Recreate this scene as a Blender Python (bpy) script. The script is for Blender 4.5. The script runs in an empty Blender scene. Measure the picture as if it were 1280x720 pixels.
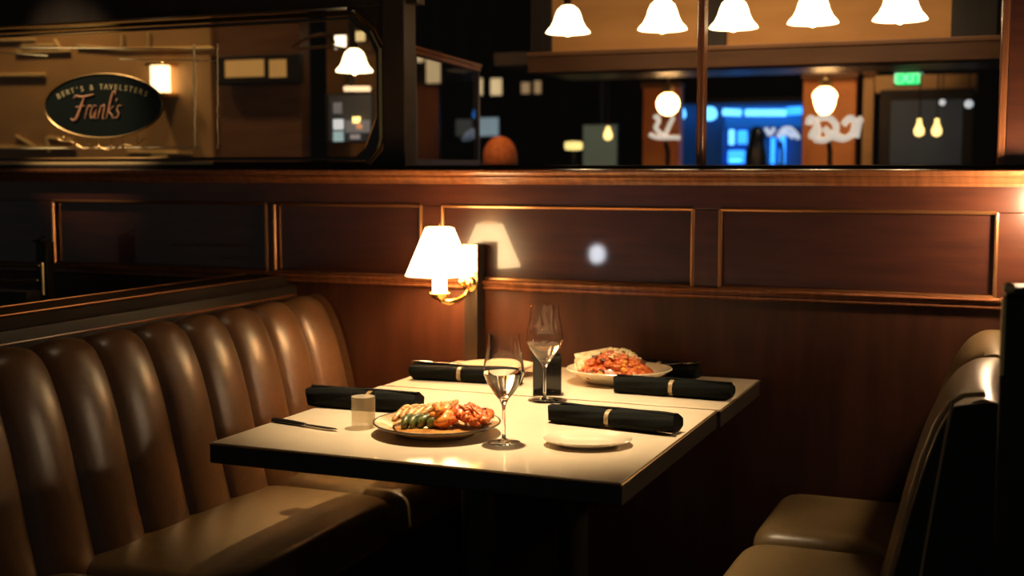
import bpy, bmesh, math, random
from mathutils import Vector, Matrix
PI = math.pi
C = bpy.context.scene.collection
random.seed(4)

# ------------------------------------------------------------------ camera
F = 1575.0; TH = math.atan(150/F); EYE = 1.32
YAW = math.atan(652*math.cos(TH)/F)
cs, sn = math.cos(YAW), math.sin(YAW)
FW = Vector((-sn*math.cos(TH), cs*math.cos(TH), -math.sin(TH)))
RT = Vector((cs, sn, 0)); UP = RT.cross(FW)
cam_d = bpy.data.cameras.new('camera'); cam = bpy.data.objects.new('camera', cam_d); C.objects.link(cam)
cam.location = (0, 0, EYE)
cam.rotation_euler = Matrix((RT, UP, -FW)).transposed().to_euler()
cam_d.sensor_width = 36; cam_d.lens = F/1280*36
cam_d.dof.use_dof = True; cam_d.dof.focus_distance = 2.85; cam_d.dof.aperture_fstop = 2.4
cam_d.clip_start = .05
bpy.context.scene.camera = cam

def at(u, v, Y):
    d = FW + RT*((u-640)/F) - UP*((v-360)/F)
    t = Y/d.y
    return Vector((t*d.x, Y, EYE + t*d.z))

# ------------------------------------------------------------------ materials
def mat(name):
    m = bpy.data.materials.new(name); m.use_nodes = True
    return m, m.node_tree, m.node_tree.nodes['Principled BSDF']
def plain(name, col, rough=.5, metal=0, coat=0, bump=0, bscale=200, spec=.5, trans=0, ior=1.45, sss=0):
    m, t, b = mat(name)
    b.inputs['Base Color'].default_value = (*col, 1); b.inputs['Roughness'].default_value = rough
    b.inputs['Metallic'].default_value = metal; b.inputs['Coat Weight'].default_value = coat
    b.inputs['Coat Roughness'].default_value = .08
    b.inputs['Specular IOR Level'].default_value = spec
    b.inputs['Transmission Weight'].default_value = trans; b.inputs['IOR'].default_value = ior
    tc = t.nodes.new('ShaderNodeTexCoord')
    n = t.nodes.new('ShaderNodeTexNoise'); n.inputs['Scale'].default_value = bscale; n.inputs['Detail'].default_value = 3
    t.links.new(tc.outputs['Object'], n.inputs['Vector'])
    if bump:
        bp = t.nodes.new('ShaderNodeBump'); bp.inputs['Strength'].default_value = bump; bp.inputs['Distance'].default_value = .002
        t.links.new(n.outputs['Fac'], bp.inputs['Height']); t.links.new(bp.outputs['Normal'], b.inputs['Normal'])
    return m
def mottled(name, c1, c2, scale=30, rough=.5, bump=.2, coat=0, lo=.4, hi=.6, detail=4, spec=.5, stretch=(1,1,1), coatr=.08, sp=None):
    m, t, b = mat(name)
    tc = t.nodes.new('ShaderNodeTexCoord'); mp = t.nodes.new('ShaderNodeMapping'); mp.inputs['Scale'].default_value = stretch
    n = t.nodes.new('ShaderNodeTexNoise'); n.inputs['Scale'].default_value = scale; n.inputs['Detail'].default_value = detail
    r = t.nodes.new('ShaderNodeValToRGB')
    r.color_ramp.elements[0].position = lo; r.color_ramp.elements[1].position = hi
    r.color_ramp.elements[0].color = (*c1, 1); r.color_ramp.elements[1].color = (*c2, 1)
    t.links.new(tc.outputs['Object'], mp.inputs['Vector']); t.links.new(mp.outputs['Vector'], n.inputs['Vector'])
    t.links.new(n.outputs['Fac'], r.inputs['Fac']); t.links.new(r.outputs['Color'], b.inputs['Base Color'])
    b.inputs['Roughness'].default_value = rough; b.inputs['Coat Weight'].default_value = coat; b.inputs['Coat Roughness'].default_value = coatr
    b.inputs['Specular IOR Level'].default_value = spec
    if bump:
        bp = t.nodes.new('ShaderNodeBump'); bp.inputs['Strength'].default_value = bump; bp.inputs['Distance'].default_value = .0015
        t.links.new(n.outputs['Fac'], bp.inputs['Height']); t.links.new(bp.outputs['Normal'], b.inputs['Normal'])
    return m
def emit(name, col, s, mixdiff=False):
    m, t, b = mat(name)
    b.inputs['Base Color'].default_value = (*[min(1, c) for c in col], 1)
    b.inputs['Emission Color'].default_value = (*col, 1); b.inputs['Emission Strength'].default_value = s
    b.inputs['Roughness'].default_value = .6
    tc = t.nodes.new('ShaderNodeTexCoord'); n = t.nodes.new('ShaderNodeTexNoise'); n.inputs['Scale'].default_value = 9
    mr = t.nodes.new('ShaderNodeMapRange'); mr.inputs['To Min'].default_value = s*.8; mr.inputs['To Max'].default_value = s*1.2
    t.links.new(tc.outputs['Object'], n.inputs['Vector']); t.links.new(n.outputs['Fac'], mr.inputs['Value'])
    t.links.new(mr.outputs['Result'], b.inputs['Emission Strength'])
    return m
def pane_mat(name, tint=(1,1,1), rough=0.0, ior=1.45):
    m, t, b = mat(name)
    t.nodes.remove(b)
    out = t.nodes['Material Output']
    fr = t.nodes.new('ShaderNodeFresnel'); fr.inputs['IOR'].default_value = ior
    tr = t.nodes.new('ShaderNodeBsdfTransparent'); tr.inputs['Color'].default_value = (*tint, 1)
    gl = t.nodes.new('ShaderNodeBsdfGlossy'); gl.inputs['Roughness'].default_value = rough
    mx = t.nodes.new('ShaderNodeMixShader')
    ge = t.nodes.new('ShaderNodeNewGeometry'); mu = t.nodes.new('ShaderNodeMath'); mu.operation = 'SUBTRACT'; mu.use_clamp = True
    t.links.new(fr.outputs[0], mu.inputs[0]); t.links.new(ge.outputs['Backfacing'], mu.inputs[1])
    t.links.new(mu.outputs[0], mx.inputs[0]); t.links.new(tr.outputs[0], mx.inputs[1]); t.links.new(gl.outputs[0], mx.inputs[2])
    t.links.new(mx.outputs[0], out.inputs['Surface'])
    return m

WALLW = mottled('dark red wood', (.048,.013,.007), (.080,.022,.010), 5, .30, .02, .6, .3, .7, 8, .5, (1,1,9), .22)
GLOSSW = mottled('varnished mahogany', (.036,.010,.006), (.066,.018,.009), 5, .30, .0, .8, .3, .7, 8, .5, (1,1,9), .035)
TRIMW = mottled('moulding wood', (.17,.060,.024), (.25,.09,.036), 6, .24, .03, .5, .3, .7, 8, .5, (9,1,1), .15)
LOWW = mottled('lower panel wood', (.036,.011,.005), (.064,.020,.009), 4, .42, .05, 0, .3, .7, 8, .4, (7,1,1))
BRASS_SHEEN = plain('brass sheen tone', (.80,.58,.26), .35, .25, bump=.08)  # non-metal brass, its missing reflections put into the base colour
GILT = plain('copper gilt bead', (.42,.19,.08), .28, .8, bump=.03)
DARKW = mottled('near black wood', (.018,.013,.010), (.030,.020,.014), 5, .45, .05, 0, .3, .7, 6, .3, (9,1,1))
BROWNW = mottled('brown back room wood', (.14,.060,.025), (.20,.090,.038), 4, .5, .05, 0, .3, .7, 6, .3, (1,1,6))
TANW = mottled('tan back room wall', (.40,.22,.08), (.50,.28,.11), 3, .6, .05, 0, .3, .7, 6, .3, (1,1,3))
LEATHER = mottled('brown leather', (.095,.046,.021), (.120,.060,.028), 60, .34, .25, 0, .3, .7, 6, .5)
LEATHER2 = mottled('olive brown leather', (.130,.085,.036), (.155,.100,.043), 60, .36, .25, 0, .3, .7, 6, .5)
PIPE = plain('leather piping', (.48,.31,.14), .35, bump=.1)
BRASS = plain('polished brass', (.78,.52,.20), .22, 1, bump=.05, bscale=60)
BRASSD = plain('dull brass', (.55,.36,.15), .35, 1, bump=.08, bscale=60)
STEEL = plain('cutlery steel', (.75,.72,.66), .2, 1, bump=.02)
TOPW = mottled('cream laminate', (.70,.57,.40), (.76,.63,.45), 12, .17, .0, .1, .2, .8, 5, .35)
NAPKIN = mottled('black napkin cloth', (.005,.006,.0055), (.010,.0105,.0095), 300, .85, .5, 0, .3, .7, 3, .06)
CERAMIC = plain('cream ceramic', (.66,.56,.40), .22, coat=.4, bump=.02, bscale=40)
CERAMICB = mottled('shaded brown ceramic', (.24,.14,.055), (.32,.20,.085), 40, .5, .05, .1)  # plate's shade put into the brown base colour
DARKRIM = plain('dark glaze rim', (.05,.035,.02), .3, bump=.05)
BLACKGL = plain('black glass', (.012,.010,.009), .12, coat=.4, bump=.01)
FLOORM = mottled('dark carpet', (.012,.008,.006), (.025,.016,.010), 80, .95, .4)
CEILM = mottled('dark ceiling paint', (.02,.014,.010), (.028,.02,.014), 10, .9, .1)
SHADE = emit('lit cream lampshade', (1,.70,.34), 19)
SLEEVE = emit('lit candle sleeve', (1,.80,.5), 4.0)
BELL = emit('lit frosted bell glass', (1,.78,.42), 5)
GLOBE = emit('lit amber globe', (1,.55,.20), 14)
def glass(name, col=(1,1,1), ior=1.45):
    m, t, b = mat(name)
    b.inputs['Base Color'].default_value = (*col, 1); b.inputs['Roughness'].default_value = 0
    b.inputs['Transmission Weight'].default_value = 1; b.inputs['IOR'].default_value = ior
    return m
GLASS = glass('clear glass'); WATER = glass('water', (1,.98,.93), 1.33)
PANE = pane_mat('window pane'); PANE2 = pane_mat('etched bevel pane', (.9,.86,.74), .05)

# ------------------------------------------------------------------ mesh builder
class MB:
    def __init__(s): s.v = []; s.f = []
    def add(s, vs, fs):
        o = len(s.v); s.v += [tuple(v) for v in vs]; s.f += [tuple(i+o for i in f) for f in fs]; return s
    def box(s, x0, x1, y0, y1, z0, z1):
        if x0 > x1: x0, x1 = x1, x0
        if y0 > y1: y0, y1 = y1, y0
        if z0 > z1: z0, z1 = z1, z0
        return s.add([(x0,y0,z0),(x1,y0,z0),(x1,y1,z0),(x0,y1,z0),(x0,y0,z1),(x1,y0,z1),(x1,y1,z1),(x0,y1,z1)],
              [(0,3,2,1),(4,5,6,7),(0,1,5,4),(1,2,6,5),(2,3,7,6),(3,0,4,7)])
    def tube(s, pts, r, seg=10, flat=1.0):
        pts = [Vector(p) for p in pts]; n = len(pts)
        rs = r if isinstance(r, (list, tuple)) else [r]*n
        vs = []; up = None
        for i, p in enumerate(pts):
            d = (pts[min(i+1, n-1)] - pts[max(i-1, 0)]).normalized()
            if up is None: up = Vector((0,0,1)) if abs(d.z) < .9 else Vector((1,0,0))
            a = d.cross(up).normalized(); b = a.cross(d).normalized(); up = b
            for k in range(seg):
                q = 2*PI*k/seg; vs.append(p + a*rs[i]*math.cos(q) + b*rs[i]*flat*math.sin(q))
        fs = [(i*seg+k, i*seg+(k+1) % seg, (i+1)*seg+(k+1) % seg, (i+1)*seg+k) for i in range(n-1) for k in range(seg)]
        fs += [tuple(reversed(range(seg))), tuple((n-1)*seg+k for k in range(seg))]
        return s.add(vs, fs)
    def lathe(s, prof, seg=40, c=(0,0,0), sx=1, sy=1, wob=None):
        vs = []; n = len(prof)
        for (r, z) in prof:
            for k in range(seg):
                q = 2*PI*k/seg; w = wob(q, r, z) if wob else 1
                vs.append((c[0]+r*sx*w*math.cos(q), c[1]+r*sy*w*math.sin(q), c[2]+z))
        fs = [(i*seg+k, i*seg+(k+1) % seg, (i+1)*seg+(k+1) % seg, (i+1)*seg+k) for i in range(n-1) for k in range(seg)]
        if prof[0][0] > 0: fs.append(tuple(reversed(range(seg))))
        if prof[-1][0] > 0: fs.append(tuple((n-1)*seg+k for k in range(seg)))
        return s.add(vs, fs)
    def prism(s, poly, axis, a0, a1):
        n = len(poly)
        def P(p, a): return {'y': (p[0], a, p[1]), 'x': (a, p[0], p[1]), 'z': (p[0], p[1], a)}[axis]
        vs = [P(p, a0) for p in poly] + [P(p, a1) for p in poly]
        return s.add(vs, [tuple(range(n)), tuple(reversed(range(n, 2*n)))] + [(i, i+n, (i+1) % n+n, (i+1) % n) for i in range(n)])
    def grid(s, nu, nv, fn, caps=True):   # closed in v, open in u with caps
        vs = [fn(i, j) for i in range(nu) for j in range(nv)]
        fs = [(i*nv+j, i*nv+(j+1) % nv, (i+1)*nv+(j+1) % nv, (i+1)*nv+j) for i in range(nu-1) for j in range(nv)]
        if caps: fs += [tuple(reversed(range(nv))), tuple((nu-1)*nv+j for j in range(nv))]
        return s.add(vs, fs)
    def blob(s, c, r, seg=10, rings=6, jit=.2, M=None, seed=0):
        rg = random.Random(seed); vs = [(0,0,-1)]; fs = []
        for i in range(1, rings):
            a = -PI/2 + PI*i/rings
            for k in range(seg):
                q = 2*PI*k/seg; j = 1+rg.uniform(-jit, jit); vs.append((math.cos(a)*math.cos(q)*j, math.cos(a)*math.sin(q)*j, math.sin(a)*j))
        vs.append((0,0,1)); L = len(vs)-1
        for k in range(seg): fs.append((0, 1+(k+1) % seg, 1+k))
        for i in range(rings-2):
            for k in range(seg):
                o = 1+i*seg; fs.append((o+k, o+(k+1) % seg, o+seg+(k+1) % seg, o+seg+k))
        o = 1+(rings-2)*seg
        for k in range(seg): fs.append((o+k, o+(k+1) % seg, L))
        r = r if isinstance(r, (tuple, list)) else (r, r, r); out = []
        for v in vs:
            p = Vector((v[0]*r[0], v[1]*r[1], v[2]*r[2]))
            if M: p = M @ p
            out.append(p + Vector(c))
        return s.add(out, fs)
    def build(s, name, m, parent=None, loc=None, rz=0, bevel=0, smooth=True, angle=35, sub=0):
        me = bpy.data.meshes.new(name); me.from_pydata(s.v, [], s.f)
        bm = bmesh.new(); bm.from_mesh(me); bmesh.ops.recalc_face_normals(bm, faces=bm.faces); bm.to_mesh(me); bm.free()
        me.materials.append(m)
        if smooth:
            me.polygons.foreach_set('use_smooth', [True]*len(me.polygons)); me.set_sharp_from_angle(angle=math.radians(angle))
        o = bpy.data.objects.new(name, me); C.objects.link(o)
        if parent: o.parent = parent
        if loc: o.location = loc
        if rz: o.rotation_euler.z = rz
        if bevel:
            b = o.modifiers.new('bevel', 'BEVEL'); b.width = bevel; b.segments = 3; b.limit_method = 'ANGLE'; b.harden_normals = False
        if sub:
            d = o.modifiers.new('sub', 'SUBSURF'); d.levels = sub; d.render_levels = sub
        return o

def tag(o, label, cat, group=None):
    o['label'] = label; o['category'] = cat
    if group: o['group'] = group
    return o
def thing(name, label, cat, loc=(0,0,0), rz=0, group=None):
    o = bpy.data.objects.new(name, None); C.objects.link(o); o.location = loc; o.rotation_euler.z = rz
    o.empty_display_size = .05
    return tag(o, label, cat, group)
def struct(o): o['kind'] = 'structure'; return o
def children(o): return [c for c in bpy.data.objects if c.parent == o]
def dup(o, parent=None):
    c = o.copy(); C.objects.link(c); c.parent = parent
    for ch in children(o): dup(ch, c)
    return c
def light(name, kind, loc, power, col, size=.02, parent=None, spot=None, blend=.6, rot=None):
    d = bpy.data.lights.new(name, kind); d.energy = power; d.color = col
    if kind in ('POINT', 'SPOT'): d.shadow_soft_size = size
    if kind == 'AREA': d.size = size
    if spot: d.spot_size = math.radians(spot); d.spot_blend = blend
    o = bpy.data.objects.new(name, d); C.objects.link(o); o.location = loc
    if rot: o.rotation_euler = rot
    if parent: o.parent = parent
    return o

def can(label, x, y, power, col, spot, size=.06, tilt=(0,0), grp='ceiling downlights'):
    t = thing('ceiling_spotlight', label, 'lamp', (x, y, 2.9), group=grp)
    MB().lathe([(.055,-.0),(.065,-.004),(.065,-.03),(.05,-.034),(.048,-.010),(.0,-.008)], 28).build('trim_ring', BRASSD, t)
    light('spot_bulb', 'SPOT', (x, y, 2.85), power, col, size, spot=spot, blend=.9, rot=(tilt[0], tilt[1], 0))

# ------------------------------------------------------------------ room shell
YW = 3.386; TW = .13                    # face and thickness of the booth wall
struct(MB().box(-9, 3.5, -2.6, 9.6, -.1, 0).build('floor', FLOORM))
struct(MB().box(-9, 3.5, -2.6, 9.6, 2.9, 3.0).build('ceiling', CEILM))
struct(MB().box(-9, 3.5, 9.5, 9.6, 0, 2.9).build('wall_far', DARKW))

# booth wall: body set back .012, rails and stiles in front of it
wall = struct(MB().box(-6.4, 2.15, YW+.014, YW+TW, 0, 1.30).build('wall_booth', GLOSSW))
MB().box(-6.4, 2.15, YW, YW+.02, 0, .965).build('lower_panel', LOWW, wall)
stiles = [(-3.16,-3.09), (-2.235,-2.205), (-1.69,-1.618), (-.859,-.782), (-.080,.0), (.78,.86)]
PZ0, PZ1 = .995, 1.208
fr = MB().box(-6.4, 2.15, YW, YW+.016, PZ1, 1.30).box(-6.4, 2.15, YW, YW+.016, .965, PZ0)
for a, b in stiles: fr.box(a, b, YW, YW+.016, PZ0, PZ1)
fr.build('panel_frame', WALLW, wall, bevel=.002)
edges = [-3.16] + [e for s in stiles[1:] for e in s] + [1.6]
spans = [(-3.09,-2.235), (-2.205,-1.69), (-1.618,-.859), (-.782,-.080), (0,.78)]
def bead(a, b, z0, z1, r=.0055):
    m = MB(); y = YW-.001
    m.tube([(a,y,z0),(b,y,z0)], r, 8).tube([(a,y,z1),(b,y,z1)], r, 8).tube([(a,y,z0),(a,y,z1)], r, 8).tube([(b,y,z0),(b,y,z1)], r, 8)
    return m
for a, b in spans: bead(a, b, PZ0, PZ1).build('bead_moulding', GILT, wall)
# rail and cap as profiles run along the wall
rail = [(YW-.0,.962),(YW-.010,.964),(YW-.016,.969),(YW-.016,.974),(YW-.010,.977),(YW-.010,.980),(YW-.022,.984),(YW-.024,.989),(YW-.020,.993),(YW,.995)]
struct(MB().prism(rail, 'x', -6.4, 2.15).build('trim_1', TRIMW, smooth=True, angle=50))
cap = [(YW+.01,1.272),(YW-.006,1.273),(YW-.008,1.281),(YW-.016,1.284),(YW-.022,1.292),(YW-.020,1.297),(YW-.040,1.300),(YW-.046,1.306),(YW-.046,1.313),(YW-.040,1.317),(YW+TW+.03,1.317),(YW+TW+.03,1.30),(YW+.01,1.30)]
struct(MB().prism(cap, 'x', -6.4, 2.15).build('trim_2', TRIMW, smooth=True, angle=50))
struct(MB().box(-6.4, -1.78, YW+.02, YW+.05, 1.317, 1.330).box(-1.75, 2.15, YW+.02, YW+.05, 1.317, 1.328).build('trim_3', DARKW, bevel=.003))

# upper wall over the left glass, columns and mullions
GY = YW+.045
struct(MB().box(-6.4, -1.72, GY-.005, GY+.05, 1.81, 2.9).build('wall_over_glass', DARKW))
struct(MB().box(-1.83, -1.755, GY-.02, GY+.06, 1.317, 2.9).build('trim_4', DARKW, bevel=.004))
w1 = struct(MB().build('window_1', BRASSD)) if False else None
# left window: a glass with cut corners in a bevelled brass bead
X0, X1, Z0, Z1 = -4.6, -1.84, 1.333, 1.791
ch = .075
outl = [(X0,Z0),(X1-ch*.7,Z0),(X1-.01,Z0+.045),(X1,Z0+.075),(X1,Z1-.11),(X1-.03,Z1-.055),(X1-.10,Z1),(X0,Z1)]
def inset(p, d):
    n = len(p); out = []
    for i in range(n):
        a, b, c = Vector(p[i-1]), Vector(p[i]), Vector(p[(i+1) % n])
        n1 = Vector((-(b-a).y, (b-a).x)).normalized(); n2 = Vector((-(c-b).y, (c-b).x)).normalized()
        k = (n1+n2).normalized(); out.append(tuple(b + k*(d/max(.3, k.dot(n1)))))
    return out
def loopband(o1, o2, y0, y1):
    m = MB(); n = len(o1)
    vs = [(p[0], y0, p[1]) for p in o1] + [(p[0], y0, p[1]) for p in o2] + [(p[0], y1, p[1]) for p in o1] + [(p[0], y1, p[1]) for p in o2]
    fs = []
    for i in range(n):
        j = (i+1) % n
        fs += [(i,j,n+j,n+i), (2*n+i,3*n+i,3*n+j,2*n+j), (i,2*n+i,2*n+j,j), (n+i,n+j,3*n+j,3*n+i)]
    return m.add(vs, fs)
i1 = inset(outl, .010); i2 = inset([(X0,Z0),(X1-.085,Z0),(X1-.045,Z0+.035),(X1,Z0+.14),(X1,Z1-.12),(X1-.035,Z1-.05),(X1-.11,Z1),(X0,Z1)], .020)
win = struct(MB().prism(i1, 'y', GY+.004, GY+.010).build('window_1', PANE, smooth=False))
m = MB(); oo = [(p[0], GY-.008, p[1]) for p in outl]
for i in range(len(oo)): m.tube([oo[i], oo[(i+1) % len(oo)]], .0075, 8)
m.build('brass_bead', BRASS, win)
loopband(i1, i2, GY-.002, GY+.003).build('bevelled_edge', BLACKGL, win)
m = MB(); ii = [(p[0], GY-.003, p[1]) for p in i2]
for i in range(len(ii)): m.tube([ii[i], ii[(i+1) % len(ii)]], .0025, 6)
m.build('inner_bead', BRASSD, win)
# bevelled etched strips on the pane
m = MB()
for u, r in ((243,.0035), (272,.002)):
    a = at(u, 55, GY-.001); b = at(u, 186, GY-.001)
    n = 40; m.tube([a.lerp(b, i/n) + Vector((random.uniform(-.002,.002), 0, 0)) for i in range(n+1)], r, 6)
for (u0,v0,u1,v1,r) in ((0,186,250,184,.003),(20,60,268,61,.002),(0,66,60,70,.002),(150,74,268,76,.002)):
    m.tube([at(u0,v0,GY-.001), at(u1,v1,GY-.001)], r, 6)
ETCH = plain('etched frosted glass', (.85,.74,.45), .5, bump=.1)
m.build('etched_line', ETCH, win)
m = MB().box(-4.0, at(270,205,GY).x, GY-.020, GY-.010, 1.3305, 1.3395); m.build('sill_strip', BRASS_SHEEN, win, bevel=.002)  # gold colour carries the glint along the sill
# chamfer panel hiding corner gaps beside the pane
struct(MB().prism([(X1+.012,1.317),(X1+.012,2.0),(X1-.12,2.0),(X1-.12,Z1+.008),(X1-.097,Z1+.008),(X1-.024,Z1-.05),(X1+.008,Z1-.108),(X1+.008,Z0+.07),(X1-.002,Z0+.04),(X1-.05,Z0-.006),(X1-.05,1.317)], 'y', GY, GY+.04).build('trim_5', DARKW, smooth=False))

# right windows: mullions and panes
def mullion(x, n, w=.010):
    o = struct(MB().box(x-w, x+w, GY-.012, GY+.03, 1.317, 2.9).build('trim_%d' % n, TRIMW, bevel=.003))
    MB().tube([(x-.004, GY-.014, 1.33),(x-.004, GY-.014, 2.89)], .004, 8).build('bead', TRIMW, o)
    return o
mullion(-.852, 6); mullion(-.078, 7)
struct(MB().box(-.066, 2.15, GY-.005, GY+.05, 1.328, 2.9).build('wall_over_right', WALLW))
struct(MB().box(-1.752, -.865, GY+.006, GY+.011, 1.330, 2.9).build('window_2', PANE, smooth=False))
struct(MB().box(-.838, -.092, GY+.006, GY+.011, 1.330, 2.9).build('window_3', PANE, smooth=False))
# angled glazed screen behind the column
w4 = struct(MB().box(-.004, .004, .03, .72, .0, .34).build('window_4', pane_mat('thin screen pane', (1,1,1), 0, 1.22), loc=(-1.842, 3.62, 1.345), rz=math.radians(7.6), smooth=False))
MB().box(-.014, .014, 0, .76, .335, .350).box(-.020, .020, 0, .76, .350, .362).build('top_rail', GILT, w4, bevel=.003)  # gilt tone stands in for light catching this rail
MB().box(-.014, .014, 0, .03, 0, .336).box(-.010, .010, .735, .76, 0, .336).build('stile', DARKW, w4, bevel=.003)
MB().box(-.014, .014, 0, .76, -.03, .004).build('bottom_rail', DARKW, w4, bevel=.003)
struct(MB().box(-.02, .02, 0, .76, 0, 1.314).build('wall_screen', DARKW, loc=(-1.842, 3.62, 0), rz=math.radians(7.6)))

# ------------------------------------------------------------------ oval sign on the left glass
def polyfill(pts, y, th=.0015):
    return MB().prism(pts, 'y', y-th, y)
SC = Vector((-2.890, GY-.016, 1.527)); SA, SB = .243, .104
sign = thing('oval_sign', 'black oval sign with gold lettering mounted on the left glass', 'sign', (SC.x, SC.y, SC.z))
ell = lambda a, b, n=64: [(a*math.cos(2*PI*i/n), b*math.sin(2*PI*i/n)) for i in range(n)]
BOARDM = plain('black green enamel', (.006,.010,.008), .35, bump=.02)
GOLD = plain('gold leaf', (.62,.50,.24), .35, 1, bump=.1)
COPPER = plain('copper leaf', (.70,.32,.16), .35, 1, bump=.1)
GOLDP = plain('dull gold lettering', (.52,.44,.22), .5, bump=.05)
COPPERP = plain('copper coloured lettering', (.60,.30,.16), .5, bump=.05)
MB().prism(ell(SA, SB), 'y', 0, .012).build('board', BOARDM, sign, smooth=False)
m = MB(); e = ell(SA+.002, SB+.002, 72)
for i in range(72): m.tube([(e[i][0], -.002, e[i][1]), (e[(i+1) % 72][0], -.002, e[(i+1) % 72][1])], .0028, 6)
m.build('gold_rim', BRASSD, sign)
m = MB()
for i, x in enumerate((-.17,-.12,-.06,-.02,.03,.08,.14)):
    z = -SB*math.sqrt(1-(x/SA)**2); l = .028 if i != 5 else .036
    m.tube([(x,-.002,z),(x+.002,-.002,z-l)], .0022, 6); m.blob((x+.002,-.002,z-l-.003), .006, seed=i)
e2 = [(x, -.002, -SB*math.sqrt(1-(x/SA)**2)-.038-.006*math.sin(x*60)) for x in [(-.19+.36*i/30) for i in range(31)]]
m.tube(e2, .0022, 6)
m.build('scalloped_drop', BRASSD, sign)
def glyphs(txt, size, shear, m, depth=.001):
    cu = bpy.data.curves.new('lettering', 'FONT'); cu.body = txt; cu.size = size; cu.shear = shear; cu.extrude = depth
    cu.align_x = 'CENTER'; cu.materials.append(m)
    o = bpy.data.objects.new('lettering', cu); C.objects.link(o)
    bpy.context.view_layer.update()
    me = bpy.data.meshes.new_from_object(o.evaluated_get(bpy.context.evaluated_depsgraph_get()))
    C.objects.unlink(o); bpy.data.objects.remove(o)
    return me
txt = "BERT'S & TAVELSTERS"
bmx = bmesh.new()
for i, chh in enumerate(txt):
    if chh == ' ': continue
    me = glyphs(chh, .026, 0, GOLDP)
    t = (i-(len(txt)-1)/2)/((len(txt)-1)/2)
    ang = -t*.50
    x = t*.178; z = .052*math.sqrt(max(0, 1-(t*.86)**2)) + .002
    me.transform(Matrix.Translation((x, -.004, z)) @ Matrix.Rotation(ang*-1, 4, 'Y') @ Matrix.Rotation(PI/2, 4, 'X'))
    bmx.from_mesh(me); bpy.data.meshes.remove(me)
me = bpy.data.meshes.new('arched_lettering'); bmx.to_mesh(me); bmx.free(); me.materials.append(GOLDP)
o = bpy.data.objects.new('arched_lettering', me); C.objects.link(o); o.parent = sign
# script name in brush strokes: each stroke a slanted ribbon
def stroke(m, pts, w0, w1, y=-.005):
    n = 14
    P = []
    for i in range(n+1):         # Catmull-Rom through the points
        t = i/n*(len(pts)-1); k = min(int(t), len(pts)-2); f = t-k
        p0, p1, p2, p3 = [Vector(pts[min(max(q, 0), len(pts)-1)]) for q in (k-1, k, k+1, k+2)]
        P.append(.5*((2*p1)+(p2-p0)*f+(2*p0-5*p1+4*p2-p3)*f*f+(3*p1-3*p2+p3-p0)*f**3))
    m.tube([(p.x, y, p.y) for p in P], [w0+(w1-w0)*math.sin(PI*i/n) for i in range(n+1)], 6)
m = MB()
S = .001
def ST(pts, a=1.2, b=3.0): stroke(m, [((x+.30*y)*S, (y-6)*S) for x, y in pts], a*S, b*S)
ST([(-128,34),(-118,42),(-95,38),(-60,42),(-44,46)], 1.5, 3.4)                    # wide top bar of the capital
ST([(-82,40),(-88,10),(-96,-30),(-108,-40),(-122,-34)], 1.5, 4.4)                 # its stem
ST([(-112,4),(-95,6),(-72,8)], 1, 2)
ST([(-62,-36),(-60,-8),(-56,6),(-48,8),(-44,2)], 1, 2.6)                           # r
ST([(-24,6),(-34,8),(-42,-10),(-38,-32),(-28,-30),(-20,-4),(-22,-32),(-14,-36)], 1, 2.6)   # a
ST([(-8,-36),(-4,8)], 1, 2.4); ST([(-4,0),(8,10),(12,-8),(12,-34),(20,-36)], 1, 2.6)       # n
ST([(28,-38),(30,0),(32,46),(42,52),(46,40)], 1, 3.2); ST([(48,6),(34,-12),(48,-24),(56,-38)], 1, 2.4)   # k
ST([(56,30),(54,20)], 1, 2.2)                                                     # apostrophe
ST([(80,6),(68,4),(66,-8),(76,-20),(72,-34),(58,-34)], 1, 2.6)                     # s
m.build('script_lettering', COPPERP, sign)
for c_ in children(sign): c_.location = (0, 0, 0)

# ------------------------------------------------------------------ booth benches
def bench_back(name, parent, xs, y0, y1, seams, mirror=1, mt=LEATHER, amp=.030):
    # profile from seat up the front, over the roll and down the back
    prof = [(.165,.36),(.150,.46),(.128,.54),(.108,.63),(.088,.72),(.066,.80),(.040,.865),(.016,.903),(-.014,.922),(-.046,.922),(-.072,.905),(-.082,.86),(-.084,.36)]
    pts = []
    for i in range(len(prof)-1):
        for k in range(4): pts.append(Vector(prof[i]).lerp(Vector(prof[i+1]), k/4))
    pts.append(Vector(prof[-1]))
    for _ in range(2): pts = [pts[0]]+[(pts[i-1]+pts[i]*2+pts[i+1])/4 for i in range(1, len(pts)-1)]+[pts[-1]]
    nrm = []
    for i in range(len(pts)):
        d = (pts[min(i+1, len(pts)-1)]-pts[max(i-1, 0)]).normalized(); nrm.append(Vector((d.y, -d.x)))
    # front side normals must face +x
    ys = []; bs = [y0]+[s for s in seams if y0 < s < y1]+[y1]
    for a, b in zip(bs, bs[1:]):
        for k in range(14): ys.append((a+(b-a)*k/14, k/14))
    ys.append((y1, 0))
    def fn(i, j):
        y, t = ys[i]; p = pts[j]; n = nrm[j]
        if n.x < 0 and p.x > 0: n = -n
        w = min(1, max(0, (p.x+.07)/.06)); bul = amp*(abs(math.sin(PI*t))**.6)*w - amp*.6*w
        q = p + n*bul
        return (xs + mirror*q.x, y, q.y)
    return MB().grid(len(ys), len(pts), fn).build(name, mt, parent, angle=70)
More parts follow.
